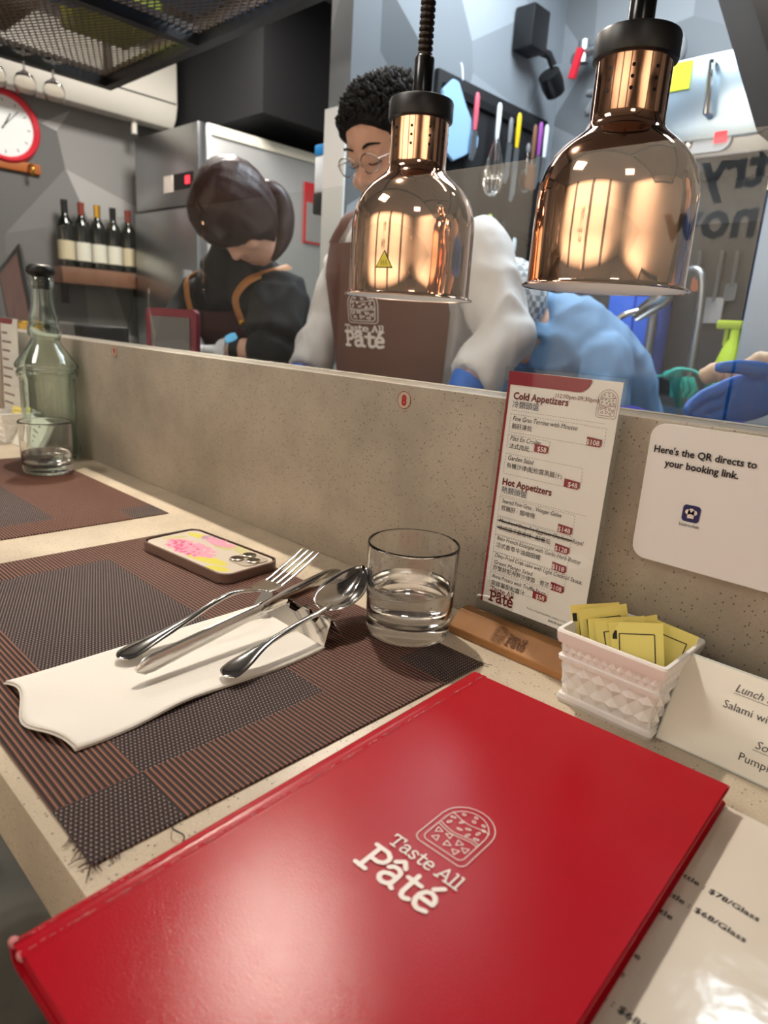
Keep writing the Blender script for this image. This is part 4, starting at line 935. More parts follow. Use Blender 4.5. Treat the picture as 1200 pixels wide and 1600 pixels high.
b = NB(); box(b, -2.828, -2.824, 1.76, 2.38, FZ-.045, FZ-.004); obj('top_rim', b, mat('pale_tape', rgb(226, 222, 206), .5), t, 0, True)
for x in (-3.36, -2.89):
    for y in (1.80, 2.34): b = NB(); tube(b, [(x, y, FLOOR), (x, y, FLOOR+.065)], .02, 10); obj('foot', b, BLACKM, t, 40, True)
b = NB(); box(b, -1.695, -1.602, 1.436, 1.444, FLOOR, .86); struct('trim_2', b, mat('white_trim_paint', rgb(220, 222, 220), .5))
q = onx(500, 330, -2.82); t = thing('notice_sheet', 'red and white notice stuck on the far side of the fridge', 'notice', (-2.823, q.y, q.z))
b = NB(); box(b, -.003, .001, -.10, .10, -.16, .12); obj('red_sheet', b, mat('notice_red', rgb(196, 44, 50), .5), t, 0); b = NB(); box(b, .001, .002, -.085, .04, -.15, .03); obj('white_panel', b, mat('notice_grey', rgb(150, 150, 150), .5), t, 0)
q = ony(517, 262, 1.50); t = thing('wall_dispenser', 'small white and blue dispenser beside the partition edge', 'dispenser', (-1.722, 1.50, q.z-.03))
b = NB(); box(b, -.03, .027, -.05, .05, -.05, .055, bev=.006); obj('white_case', b, mat('white_plastic', rgb(222, 230, 236), .4), t, 30); b = NB(); box(b, -.031, .0275, -.051, .051, .055, .085, bev=.004); obj('blue_top', b, mat('blue_cap', rgb(40, 140, 214), .4), t, 30); b = NB(); box(b, -.031, .0275, -.052, .051, -.11, -.05, bev=.004); obj('black_base', b, BLACKP, t, 30)
# ------------------------------------------------------------------ pass counter behind the upstand and what stands on it
ZP = .10
t = thing('pass_counter', 'stainless steel pass counter just behind the stone upstand', 'counter', (-.7, .75, FLOOR))
b = NB(); box(b, XA, XB, YW+.058, .86, ZP-.04, ZP, bev=.003); obj('steel_top', b, STEEL, t, 30, True)
b = NB(); box(b, XA, XB, YW+.062, .83, FLOOR, ZP-.04); obj('cabinet_front', b, STEELP, t, 0, True)
qa, qb = ony(255, 487, .76), ony(285, 545, .76)
t = thing('framed_tablet', 'small tablet in a dark red frame standing on the pass', 'tablet', ((qa.x+qb.x)/2, .76, ZP), .25)
b = NB(); prism(b, rrect(-.075, .075, 0, .165, .012), -.006, .006, RX(PI/2)@T((0, 0, 0))); obj('red_frame', b, mat('frame_maroon', rgb(104, 22, 40), .5), t, 30)
b = NB(); box(b, -.058, .058, -.0075, -.006, .018, .148); obj('screen', b, mat('tablet_screen', rgb(86, 84, 84), .3), t, 0)
b = NB(); box(b, -.03, .03, .004, .07, 0, .006); obj('stand_foot', b, BLACKP, t, 0)
for k in range(2):
    q = ony((180, 212)[k], 527, .66); b = NB()
    for j in range(5): box(b, -.035, .035, -.035, .035, j*.014, j*.014+.012, M=RZ(.1*j*(1 if k else -1)))
    o = obj('paper_stack', b, PAPER, None, 0); o.location = (q.x, .66, ZP+.0005); tag(o, ['stack of white papers on the pass left of the tablet', 'stack of white papers on the pass beside the red framed tablet'][k], 'papers', 'paper stacks on the pass')
q = ony(135, 512, .76); t = thing('till_printer', 'black box shaped printer on the pass at the left', 'printer', (q.x, .76, ZP))
b = NB(); box(b, -.12, .12, -.06, .06, 0, .115, bev=.008); obj('housing', b, BLACKP, t, 40); b = NB(); box(b, -.08, .08, -.062, -.058, .07, .078); obj('paper_slot', b, GREY, t, 0)
for k, px in enumerate((6, 26, 46)):
    q = ony(px, 490, .66); t = thing('jar', ['jar with a gold lid at the far left of the pass', 'middle jar with a gold lid on the pass at the left', 'jar with a gold lid on the pass just left of the bottle'][k], 'jar', (q.x, .66, ZP), 0, 'gold lidded jars')
    b = NB(); lathe(b, [(0, 0), (.034, .001), (.036, .006), (.036, .078), (.031, .086), (0, .087)], 28); obj('glass_body', b, mat('amber_jar', rgb(120, 84, 36), .15, coat=.4), t, 45)
    b = NB(); lathe(b, [(0, .112), (.034, .112), (.036, .109), (.036, .088), (0, .088)], 28); obj('lid', b, GOLD, t, 45)
q = ony(22, 430, .76); t = thing('leaning_board', 'dark framed board leaning behind the gold lidded jars', 'board', (q.x, .78, ZP+.04))
b = NB(); box(b, -.11, .11, -.006, .006, 0, .27, bev=.003, M=RY(-.35)); obj('frame', b, BLACKP, t, 30); b = NB(); box(b, -.09, .085, -.0075, -.006, .02, .25, M=RY(-.35)); obj('print', b, mat('pink_print_board', rgb(150, 112, 110), .6, nvar=.4, nscale=10), t, 0)
# cloth and tray on the pass at the right
q = ony(1075, 638, .78); b = NB(); N_ = 14
G = [[b.verts.new((-.12+.24*i/N_, -.05+.10*j/N_, .035+.018*noise.noise(Vector((i*.35, j*.5, 3)))+.010*math.sin(i*.9+j*.4))) for i in range(N_+1)] for j in range(N_+1)]
for j in range(N_):
    for i in range(N_): b.faces.new((G[j][i], G[j][i+1], G[j+1][i+1], G[j+1][i]))
o = obj('kitchen_cloth', b, mat('royal_blue_cloth', rgb(36, 44, 150), .9), None, 60); mod_apply(o, ('SOLIDIFY', dict(thickness=.006, offset=-1))); o.location = (q.x, .755, ZP+.030)
tag(o, 'crumpled royal blue cloth lying in the steel tray', 'cloth')
t = thing('steel_tray', 'shallow steel tray with a blue cloth behind the upstand', 'tray', (q.x-.01, .755, ZP))
b = NB(); o1 = rrect(-.17, .17, -.07, .07, .02); i1 = [(x*.96, y*.92) for x, y in o1]
loft(b, [[(x, y, 0) for x, y in i1], [(x, y, .048) for x, y in o1], [(x*1.03, y*1.06, .050) for x, y in o1], [(x*.985, y*.97, .048) for x, y in o1], [(x*.97, y*.93, .004) for x, y in i1]]); obj('pan', b, mat('tray_steel', rgb(150, 176, 196), .35, metal=.7), t, 40)
# ------------------------------------------------------------------ knife board on the partition
XP = -1.60
t = thing('utensil_board', 'black wall board on the mural wall hung with knives and utensils', 'board', (XP, 2.14, .64))
b = NB(); box(b, XP+.001, XP+.018, 1.80, 2.45, .30, 1.05, bev=.003); obj('black_panel', b, BLACKW, t, 30, True)
for z in (1.0, .62):
    b = NB(); box(b, XP+.018, XP+.028, 1.82, 2.43, z-.012, z+.012); obj('magnet_bar', b, BLACKM, t, 0, True)
def uten(name, label, cat, px, py0, py1, hm, kind, hl=.11, z0=None):
    a = onx(px, py0, XP+.05); bt = onx(px, py1, XP+.05); L = a.z-bt.z
    t = thing(name, label, cat, (XP+.062, a.y, bt.z), 0, 'utensils hanging on the black board')
    b = NB(); tube(b, [(0, 0, L), (0, 0, L-.01), (0, 0, L-hl*.5), (0, 0, L-hl)], [.006, .010, .011, .008], 12, .7); obj('handle', b, hm, t, 50)
    b = NB(); Lb = L-hl
    if kind == 'knife': prism(b, [(-.016, 0), (.002, .0), (.016, .03), (.016, Lb), (-.012, Lb)], -.0012, .0012, RZ(PI/2)@RX(PI/2)); obj('blade', b, STEEL, t, 0)
    elif kind == 'whisk':
        for k in range(6):
            a_ = k*PI/6; b = NB(); pts = [(.006*math.cos(a_), .006*math.sin(a_), Lb), (.030*math.cos(a_), .030*math.sin(a_), Lb*.45), (.026*math.cos(a_), .026*math.sin(a_), Lb*.12), (0, 0, 0), (-.026*math.cos(a_), -.026*math.sin(a_), Lb*.12), (-.030*math.cos(a_), -.030*math.sin(a_), Lb*.45), (-.006*math.cos(a_), -.006*math.sin(a_), Lb)]
            tube(b, catmull(pts, 5), .0022, 6); obj('wire_loop', b, CHROME, t, 50)
    elif kind == 'ladle':
        tube(b, [(0, 0, Lb), (0, 0, .05)], .004, 8); obj('shaft', b, CHROME, t, 50)
        b = NB(); lathe(b, [(0, -.028), (.022, -.022), (.038, 0), (.036, 0), (.020, -.020), (0, -.025)], 24, T((.0, 0, .03))@RY(PI/2)); obj('cup', b, CHROME, t, 60)
    elif kind == 'spatula':
        tube(b, [(0, 0, Lb), (0, 0, .07)], .004, 8); obj('shaft', b, CHROME, t, 50)
        b = NB(); prism(b, rrect(-.028, .028, 0, .085, .012), -.003, .003, RZ(PI/2)@RX(PI/2)); obj('paddle', b, hm, t, 30)
    return t
PLW = mat('white_plastic', rgb(222, 230, 236), .4); PLY = mat('yellow_plastic', rgb(234, 200, 20), .4); PLP = mat('pink_plastic', rgb(214, 92, 110), .4); PLV = mat('violet_plastic', rgb(150, 70, 160), .4); PLG = mat('lime_plastic', rgb(190, 204, 60), .4); PLB = mat('sky_plastic', rgb(150, 190, 226), .4)
uten('knife', 'knife with a pink handle beside the pale chopping board', 'knife', 742, 146, 255, PLP, 'knife')
uten('whisk', 'wire whisk with a white handle on the black board', 'whisk', 777, 162, 312, PLW, 'whisk')
uten('knife', 'small grey handled knife right of the whisk', 'knife', 795, 185, 290, GREY, 'knife', .08)
uten('knife', 'long knife with a yellow handle on the black board', 'knife', 808, 178, 320, PLY, 'knife')
uten('spatula', 'brown handled spatula behind the right lamp shoulder', 'spatula', 833, 196, 300, WOODD, 'spatula')
uten('knife', 'knife with a violet handle at the right of the board', 'knife', 842, 192, 300, PLV, 'knife')
uten('knife', 'white handled knife at the right end of the board', 'knife', 851, 196, 290, PLW, 'knife')
uten('ladle', 'steel ladle hanging below the yellow knife', 'ladle', 822, 225, 300, GREY, 'ladle', .03)
uten('spatula', 'lime green spatula hanging low beside the chef shoulder', 'spatula', 762, 335, 410, PLG, 'spatula', .05)
uten('brush', 'white handled brush hanging low right of the chef', 'brush', 800, 372, 440, PLW, 'spatula', .05)
uten('knife', 'dark knife hanging low on the black board', 'knife', 782, 345, 430, BLACKP, 'knife', .08)
qa = onx(718, 185, XP+.045); t = thing('chopping_board', 'pale blue plastic chopping board hanging at the top left of utensils', 'chopping board', (XP+.045, qa.y, qa.z))
PX = [onx(x, y, XP+.045)-qa for x, y in ((690, 140), (708, 123), (716, 128), (727, 165), (746, 215), (744, 232), (724, 244), (706, 252), (692, 235))]
b = NB(); prism(b, [(p.y, p.z) for p in PX], -.006, .006, RZ(PI/2)@RX(PI/2)); bmesh.ops.bevel(b, geom=list(b.edges), offset=.003, segments=2, affect='EDGES'); obj('slab', b, PLB, t, 30)
b = NB(); tube(b, [(0, .0, .11), (-.006, .0, .145), (-.012, 0, .16)], .003, 6); obj('hanging_loop', b, PLW, t, 30)
# ------------------------------------------------------------------ back wall: steel cabinet, pipes, camera, sink, tap
YB = 2.52
cl, cr = ony(1046, 92, 2.20), ony(1160, 75, 2.20); zt_ = ony(1100, 82, 2.20).z; zb_ = .40
t = thing('steel_cabinet', 'stainless steel wall cabinet with a lime note and bar handle', 'cabinet', ((cl.x+cr.x)/2, 2.36, zb_))
b = NB(); box(b, cl.x, cr.x+.12, 2.22, YB-.002, .80, zt_, bev=.004); obj('body', b, STEEL, t, 30, True)
b = NB(); box(b, cl.x+.006, cr.x+.11, 2.20, 2.218, .845, zt_-.012, bev=.003); dr = obj('door', b, mat('bright_steel', rgb(196, 214, 226), .28, metal=.9, bump=.08, bscale=12), t, 30, True)
hT, hB = ony(1113, 95, 2.17), ony(1104, 178, 2.17)
b = NB(); tube(b, [(hT.x, 2.198, hT.z), (hT.x, 2.165, hT.z), (hB.x, 2.165, hB.z), (hB.x, 2.198, hB.z)], .009, 10); obj('handle', b, CHROME, dr, 50, True)
nA, nB_ = ony(1050, 100, 2.197), ony(1076, 138, 2.197); b = NB(); box(b, nA.x, nB_.x, 2.1955, 2.1985, nB_.z, nA.z); obj('sticky_note', b, YELLOWG, dr, 0, True)
pA, pB = ony(1056, 216, 2.21), ony(1142, 222, 2.21)
b = NB(); prism(b, rrect(0, pB.x-pA.x, 0, .065, .03), 0, .012, T((pA.x, 2.218, pB.z-.02))@RX(PI/2)); cp_ = obj('control_strip', b, mat('strip_silver', rgb(190, 194, 200), .3, metal=.6), t, 30, True)
q = ony(1128, 214, 2.205); b = NB(); box(b, q.x-.02, q.x+.015, 2.200, 2.2065, q.z-.014, q.z+.014); obj('red_lamp', b, MATS['red_led'], cp_, 0, True)
q = ony(1072, 226, 2.205); b = NB(); ball(b, (q.x, 2.206, q.z), .02, (1, .3, 1)); obj('dial', b, CHROME, cp_, 50, True)
# security camera
q = onx(828, 52, XP+.04); t = thing('security_camera', 'black wall camera near the ceiling above the utensils', 'camera', (XP+.045, q.y, q.z))
b = NB(); box(b, -.04, .04, -.05, .05, -.06, .07, bev=.006); obj('mount_box', b, BLACKM, t, 30); b = NB(); tube(b, [(.0, .03, -.04), (.03, .08, -.05), (.04, .10, -.08)], .014, 10); obj('arm', b, BLACKM, t, 40)
b = NB(); lathe(b, [(0, -.05), (.034, -.045), (.040, -.01), (.038, .03), (0, .035)], 24, T((.04, .10, -.13))@RX(.9)); obj('lens_barrel', b, BLACKP, t, 40)
q = ony(905, 80, 2.42); t = thing('gas_pipe', 'silver pipe with a red valve lever on the back wall', 'pipe', (q.x, 2.5, q.z))
b = NB(); tube(b, catmull([(-.045, -.03, -.01), (-.02, -.05, .0), (.06, -.05, .01), (.16, -.04, .05)], 6), .016, 12); obj('pipe_run', b, STEEL, t, 50)
b = NB(); tube(b, [(.0, -.05, .04), (.0, -.05, -.03)], .022, 12); obj('valve_body', b, STEEL, t, 50); b = NB(); box(b, -.01, .014, -.085, -.07, -.085, .01, M=RY(.25)); obj('red_lever', b, mat('valve_red', rgb(206, 40, 56), .4), t, 0)
q = ony(1040, 85, 2.42); t = thing('grey_hose', 'grey hose looping over the steel cabinet', 'hose', (q.x, 2.46, q.z))
b = NB(); tube(b, catmull([(-.30, .02, -.05), (-.2, -.02, -.08), (-.26, -.04, -.13), (-.1, -.04, .05), (.02, -.04, .06), (.05, -.03, .0), (.0, -.02, -.08)], 8), .014, 10); obj('hose_run', b, GREY, t, 50)
# back counter and sink
t = thing('sink_counter', 'steel sink counter along the back wall', 'counter', (-.6, 2.2, FLOOR))
ZK = .085
b = NB(); box(b, -1.58, -1.06, 1.98, YB-.002, ZK-.05, ZK); box(b, -.55, 1.0, 1.98, YB-.002, ZK-.05, ZK); box(b, -1.06, -.55, 1.98, 2.02, ZK-.05, ZK); box(b, -1.06, -.55, 2.42, YB-.002, ZK-.05, ZK); obj('steel_top', b, STEEL, t, 0, True)
b = NB(); box(b, -1.06, -.55, 2.02, 2.42, ZK-.24, ZK-.22); obj('basin_floor', b, STEEL, t, 0, True)
b = NB(); box(b, -1.58, 1.0, 2.02, YB-.01, FLOOR, ZK-.25); obj('cabinet', b, BLACKW, t, 0, True)
b = NB(); box(b, -1.58, 1.0, YB-.02, YB-.001, ZK, .66); tag(obj('black_splashback', b, mat('charcoal_splashback', rgb(56, 60, 64), .4), None, 0), 'dark grey splashback panel behind the sink and tap', 'splashback')
q = ony(1045, 480, 2.38); t = thing('kitchen_tap', 'steel kitchen tap rising from the sink', 'tap', (q.x+.02, 2.36, ZK))
b = NB(); tube(b, [(-.06, 0, 0), (-.06, 0, .30)], .016, 12); obj('riser', b, STEEL, t, 50)
b = NB(); tube(b, catmull([(-.06, 0, .28), (-.03, -.05, .36), (.06, -.10, .40), (.13, -.12, .36), (.14, -.12, .02)], 6), .012, 12); obj('spout', b, STEEL, t, 50)
b = NB(); tube(b, [(-.10, -.05, .26), (-.02, -.05, .32), (.03, -.05, .37)], [.022, .032, .024], 12); obj('valve_body', b, CHROME, t, 50)
b = NB(); tube(b, catmull([(-.08, -.06, .28), (-.14, -.09, .25), (-.15, -.10, .17), (-.12, -.10, .15)], 5), .011, 10); obj('lever', b, CHROME, t, 50)
for k, (pxa, pxb) in enumerate(((966, 998), (1008, 1040))):
    a, c = ony(pxa, 465, 2.46), ony(pxb, 515, 2.46); t = thing('blue_canister', ['left bright blue box standing behind the sink tap', 'right bright blue box standing behind the sink tap'][k], 'box', ((a.x+c.x)/2, 2.44, ZK), 0, 'blue boxes by the sink')
    w2 = abs(c.x-a.x)/2; b = NB(); box(b, -w2, w2, -.05, .05, 0, .37, bev=.006); obj('box_body', b, mat('bright_blue_plastic', rgb(24, 104, 226), .4), t, 30); b = NB(); box(b, -w2*.95, w2*.95, -.045, .045, .371, .385, bev=.003); obj('lid', b, BLACKP, t, 30)
# spatulas on the dark back board
for k, px in enumerate((1088, 1112, 1142)):
    a, c = ony(px, 392, YB-.045), ony(px-4, (455, 505, 470)[k], YB-.045); t = thing('hanging_spatula', ['orange tipped spatula hanging on the dark splashback', 'wide grey turner hanging on the dark splashback', 'thin turner hanging near the right edge of the splashback'][k], 'spatula', (c.x, YB-.04, c.z), 0, 'turners on the splashback')
    L = a.z-c.z; b = NB(); tube(b, [(0, 0, L), (0, 0, L*.3)], .007, 8); obj('handle', b, GREY, t, 40)
    b = NB(); prism(b, rrect(-(.014, .034, .02)[k], (.014, .034, .02)[k], 0, L*.36, .01), -.003, .003, RX(PI/2)); obj('paddle', b, (mat('orange_rubber', rgb(206, 120, 84), .5), STEEL, GREY)[k], t, 30)
# teal rubber gloves over the basin edge, spray bottle, steel post
TEAL = mat('teal_rubber', rgb(18, 160, 142), .45)
for k, pts in enumerate((((975, 578), (1000, 582), (1030, 588), (1045, 584), (1062, 596)), ((1042, 590), (1060, 578), (1085, 580), (1105, 596), (1118, 612)))):
    P = [ony(x, y, (2.0, 1.93)[k]) for x, y in pts]; t = thing('rubber_glove', ['teal rubber glove draped on the sink edge at the left', 'teal rubber glove curled on the sink edge toward the right'][k], 'glove', (P[2].x, 2.0, ZK), 0, 'teal rubber gloves')
    b = NB(); tube(b, catmull(P, 5), [.013+.007*math.sin(i*.4+1) for i in range(21)], 12, .6); obj('cuff_and_palm', b, TEAL, t, 60, True)
    for j in range(4):
        q = P[-1]+Vector((-.02+.016*j, 0, .01)); b = NB(); tube(b, [q, q+Vector((.01+.004*j, -.01, -.03)), q+Vector((.012, -.015, -.055))], [.011, .010, .007], 8); obj('finger', b, TEAL, t, 60, True)
    b = NB(); q = P[1]; tube(b, [q, q+Vector((.0, -.005, -.04)), Vector((q.x, 1.99, ZK+.002))], [.015, .012, .010], 8); obj('hanging_end', b, TEAL, t, 60, True)
q = ony(1143, 560, 2.1); t = thing('spray_bottle', 'lime yellow spray bottle standing on the sink counter', 'spray bottle', (q.x, 2.1, ZK))
b = NB(); lathe(b, [(0, 0), (.05, .001), (.052, .01), (.050, .10), (.030, .17), (.016, .20), (.016, .225), (0, .226)], 24); obj('bottle', b, mat('lime_bottle', rgb(196, 220, 60), .35), t, 45)
b = NB(); box(b, -.055, .025, -.013, .013, .225, .250, bev=.005); box(b, -.030, -.020, -.006, .006, .18, .226, M=RY(-.0)); obj('trigger_head', b, PLG, t, 30)
qa = ony(1163, 500, 1.75); t = thing('steel_upright', 'pale steel upright unit at the right edge behind the screen', 'steel unit', (qa.x+.09, 1.82, FLOOR))
b = NB(); box(b, 0-.09, .35, -.08, .12, 0, .62-FLOOR, bev=.004); obj('panel', b, mat('pale_blue_steel', rgb(176, 190, 206), .4, metal=.4), t, 30); b = NB(); box(b, -.092, .35, -.083, -.078, .60-FLOOR, .62-FLOOR); obj('cap_strip', b, CHROME, t, 0)
# slanted hood edge at the upper right
a, c = ony(1117, -40, 1.3), ony(1192, 215, 1.3); t = thing('hood_strut', 'dark slanted hood strut at the upper right corner', 'strut', (c.x, 1.3, c.z))
d = (a-c); ang_ = math.atan2(d.x, d.z); L = (CEIL-c.z)/math.cos(ang_)-.03
b = NB(); box(b, 0, .045, -.03, .03, 0, L, M=RY(ang_)); obj('grey_flange', b, mat('dark_grey_metal', rgb(70, 74, 80), .5, metal=.4), t, 0); b = NB(); box(b, .045, .25, -.04, .05, -.08, L-.09, M=RY(ang_)); obj('black_web', b, BLACKM, t, 0)
b = NB(); 
# bag on the floor under the counter
q = onz(25, 1420, FLOOR+.12); t = thing('floor_bag', 'grey fabric bag on the floor under the counter edge', 'bag', (q.x, q.y, FLOOR))
b = NB(); box(b, -.2, .2, -.14, .14, 0, .30, bev=.06, seg=4); bmesh.ops.subdivide_edges(b, edges=b.edges, cuts=3, use_grid_fill=True)
for v in b.verts:
    if v.co.z > .02: v.co += Vector((noise.noise(v.co*8), noise.noise(v.co*8+Vector((5, 5, 5))), noise.noise(v.co*6+Vector((9, 0, 0)))))*.03
obj('bag_body', b, mat('grey_canvas', rgb(128, 128, 124), .9, nvar=.2), t, 60)
for y in (-.08, .08): b = NB(); tube(b, catmull([(-.12, y, .28), (-.1, y*1.3, .36), (.0, y*1.6, .38), (.1, y*1.3, .36), (.12, y, .28)], 5), .012, 8, .4); obj('strap', b, DARKTR, t, 50)
# ------------------------------------------------------------------ people
def ellipse_ring(c, a, bdir, ra, rb, seg=28, pw=2.3):
    out = []
    for k in range(seg):
        t_ = 2*PI*k/seg; ct, st = math.cos(t_), math.sin(t_)
        x = math.copysign(abs(ct)**(2/pw), ct); y = math.copysign(abs(st)**(2/pw), st)
        out.append(c + a*ra*x + bdir*rb*y)
    return out
class Torso:                                   # spine of (point, half width, half depth)
    def __init__(s, spine, yaw=0):
        s.sp = [(Vector(p), ra, rb) for p, ra, rb in spine]; s.a = Vector((math.cos(yaw), math.sin(yaw), 0))
    def frame(s, f):
        n = len(s.sp)-1; f = max(0, min(n-1e-6, f)); i = int(f); u = f-i
        p = s.sp[i][0].lerp(s.sp[i+1][0], u); ra = s.sp[i][1]*(1-u)+s.sp[i+1][1]*u; rb = s.sp[i][2]*(1-u)+s.sp[i+1][2]*u
        tg = (s.sp[i+1][0]-s.sp[i][0]).normalized(); bd = tg.cross(s.a).normalized()
        return p, ra, rb, bd                        # bd points to the back
    def mesh(s, bm, off=0.0, sub=3):
        n = (len(s.sp)-1)*sub; rings = []
        for k in range(n+1):
            p, ra, rb, bd = s.frame(k/sub); rings.append(ellipse_ring(p, s.a, bd, ra+off, rb+off))
        loft(bm, rings)
    def surf(s, ang, f, off):                       # ang 0 = front centre
        p, ra, rb, bd = s.frame(f); st, ct = math.sin(ang), math.cos(ang)
        x = math.copysign(abs(st)**(2/2.3), st); y = math.copysign(abs(ct)**(2/2.3), ct)
        return p + s.a*(ra+off)*x - bd*(rb+off)*y
HEADR = [(-.118, .020, -.078, -.040), (-.108, .038, -.088, -.015), (-.085, .053, -.091, .03), (-.055, .062, -.090, .065), (-.02, .069, -.087, .086), (.01, .073, -.085, .096), (.04, .075, -.087, .100), (.07, .071, -.080, .095), (.095, .057, -.060, .075), (.110, .034, -.034, .046), (.117, .010, -.012, .016)]
def head_pts(sc=1.0, zmin=-1, off=0, seg=28):
    rings = []
    for z, rx, yf, yb in HEADR:
        if z < zmin: continue
        rg = []
        for k in range(seg):
            t_ = 2*PI*k/seg; c = math.cos(t_); s_ = math.sin(t_); cyy = (yf+yb)/2; ry = (yb-yf)/2
            rg.append(Vector(((rx+off)*math.copysign(abs(c)**.87, c), cyy+(ry+off)*math.copysign(abs(s_)**.87, s_), z+(off if z > .1 else 0)))*sc)
        rings.append(rg)
    return rings
def add_head(bm, M):
    n0 = len(bm.verts)
    loft(bm, head_pts())
    tube(bm, [(0, -.080, .018), (0, -.093, -.008), (0, -.104, -.028), (0, -.102, -.037)], [.007, .009, .013, .010], 10)
    for sx_ in (-1, 1):
        ball(bm, (sx_*.012, -.093, -.034), .008, (1, 1, .8), 10); ball(bm, (sx_*.031, -.072, .004), .0150, (1.15, 1, .75), 12)
        tube(bm, [(sx_*.012, -.083, .021), (sx_*.032, -.082, .026), (sx_*.052, -.070, .021)], [.006, .007, .005], 8)
        ball(bm, (sx_*.074, .012, -.006), .030, (.28, .6, 1.05), 12); ball(bm, (sx_*.045, -.065, -.035), .022, (1, .8, .8), 12)
    tube(bm, [(-.024, -.083, -.066), (0, -.091, -.063), (.024, -.083, -.066)], [.003, .006, .003], 8); tube(bm, [(-.020, -.082, -.073), (0, -.090, -.073), (.020, -.082, -.073)], [.003, .007, .003], 8)
    ball(bm, (0, -.080, -.100), .018, (1.2, .8, .8), 12)
    bm.verts.ensure_lookup_table(); bmesh.ops.transform(bm, matrix=M, verts=bm.verts[n0:])
def add_hand(bm, wrist, d, palm_n, thumb_side, curl=.5, s=1.0):
    d = Vector(d).normalized(); n = Vector(palm_n); n = (n-d*n.dot(d)).normalized(); lat = d.cross(n).normalized()*thumb_side
    W_ = Vector(wrist); L = .085*s
    rings = []
    for f_, hw, th in ((-.1, .026, .018), (.15, .034, .016), (.6, .042, .014), (1.0, .041, .012)):
        c = W_+d*L*f_; rings.append([c+lat*hw*s*math.cos(2*PI*k/16)+n*th*s*math.sin(2*PI*k/16) for k in range(16)])
    loft(bm, rings)
    for k, (off, ln) in enumerate(((.031, .070), (.0105, .080), (-.0105, .074), (-.030, .058))):
        p = W_+d*L*.95+lat*off*s; pts = [p-d*.01]; dd = d.copy()
        for j, fr in enumerate((.45, .32, .23)):
            ca = curl*(.55+.25*j); dd = (dd*math.cos(ca)+n*math.sin(ca)).normalized(); p = p+dd*ln*fr*s; pts.append(p.copy())
        tube(bm, pts, [.0095*s, .0092*s, .0085*s, .0070*s], 10)
    p = W_+d*L*.25+lat*.026*s; td = (d*.65+lat*.7+n*.25).normalized()
    tube(bm, [p-td*.01, p+td*.03*s, p+(td*.055+d*.006)*s, p+(td*.07+d*.02)*s], [.013*s, .0115*s, .010*s, .0075*s], 10)
def remeshed(name, bm, m_, parent, vox, smooth_it=4):
    o = obj(name, bm, m_, parent, 0, True)
    mod_apply(o, ('REMESH', dict(mode='VOXEL', voxel_size=vox, use_smooth_shade=True)), ('SMOOTH', dict(factor=.5, iterations=smooth_it)))
    o.data.shade_smooth(); return o
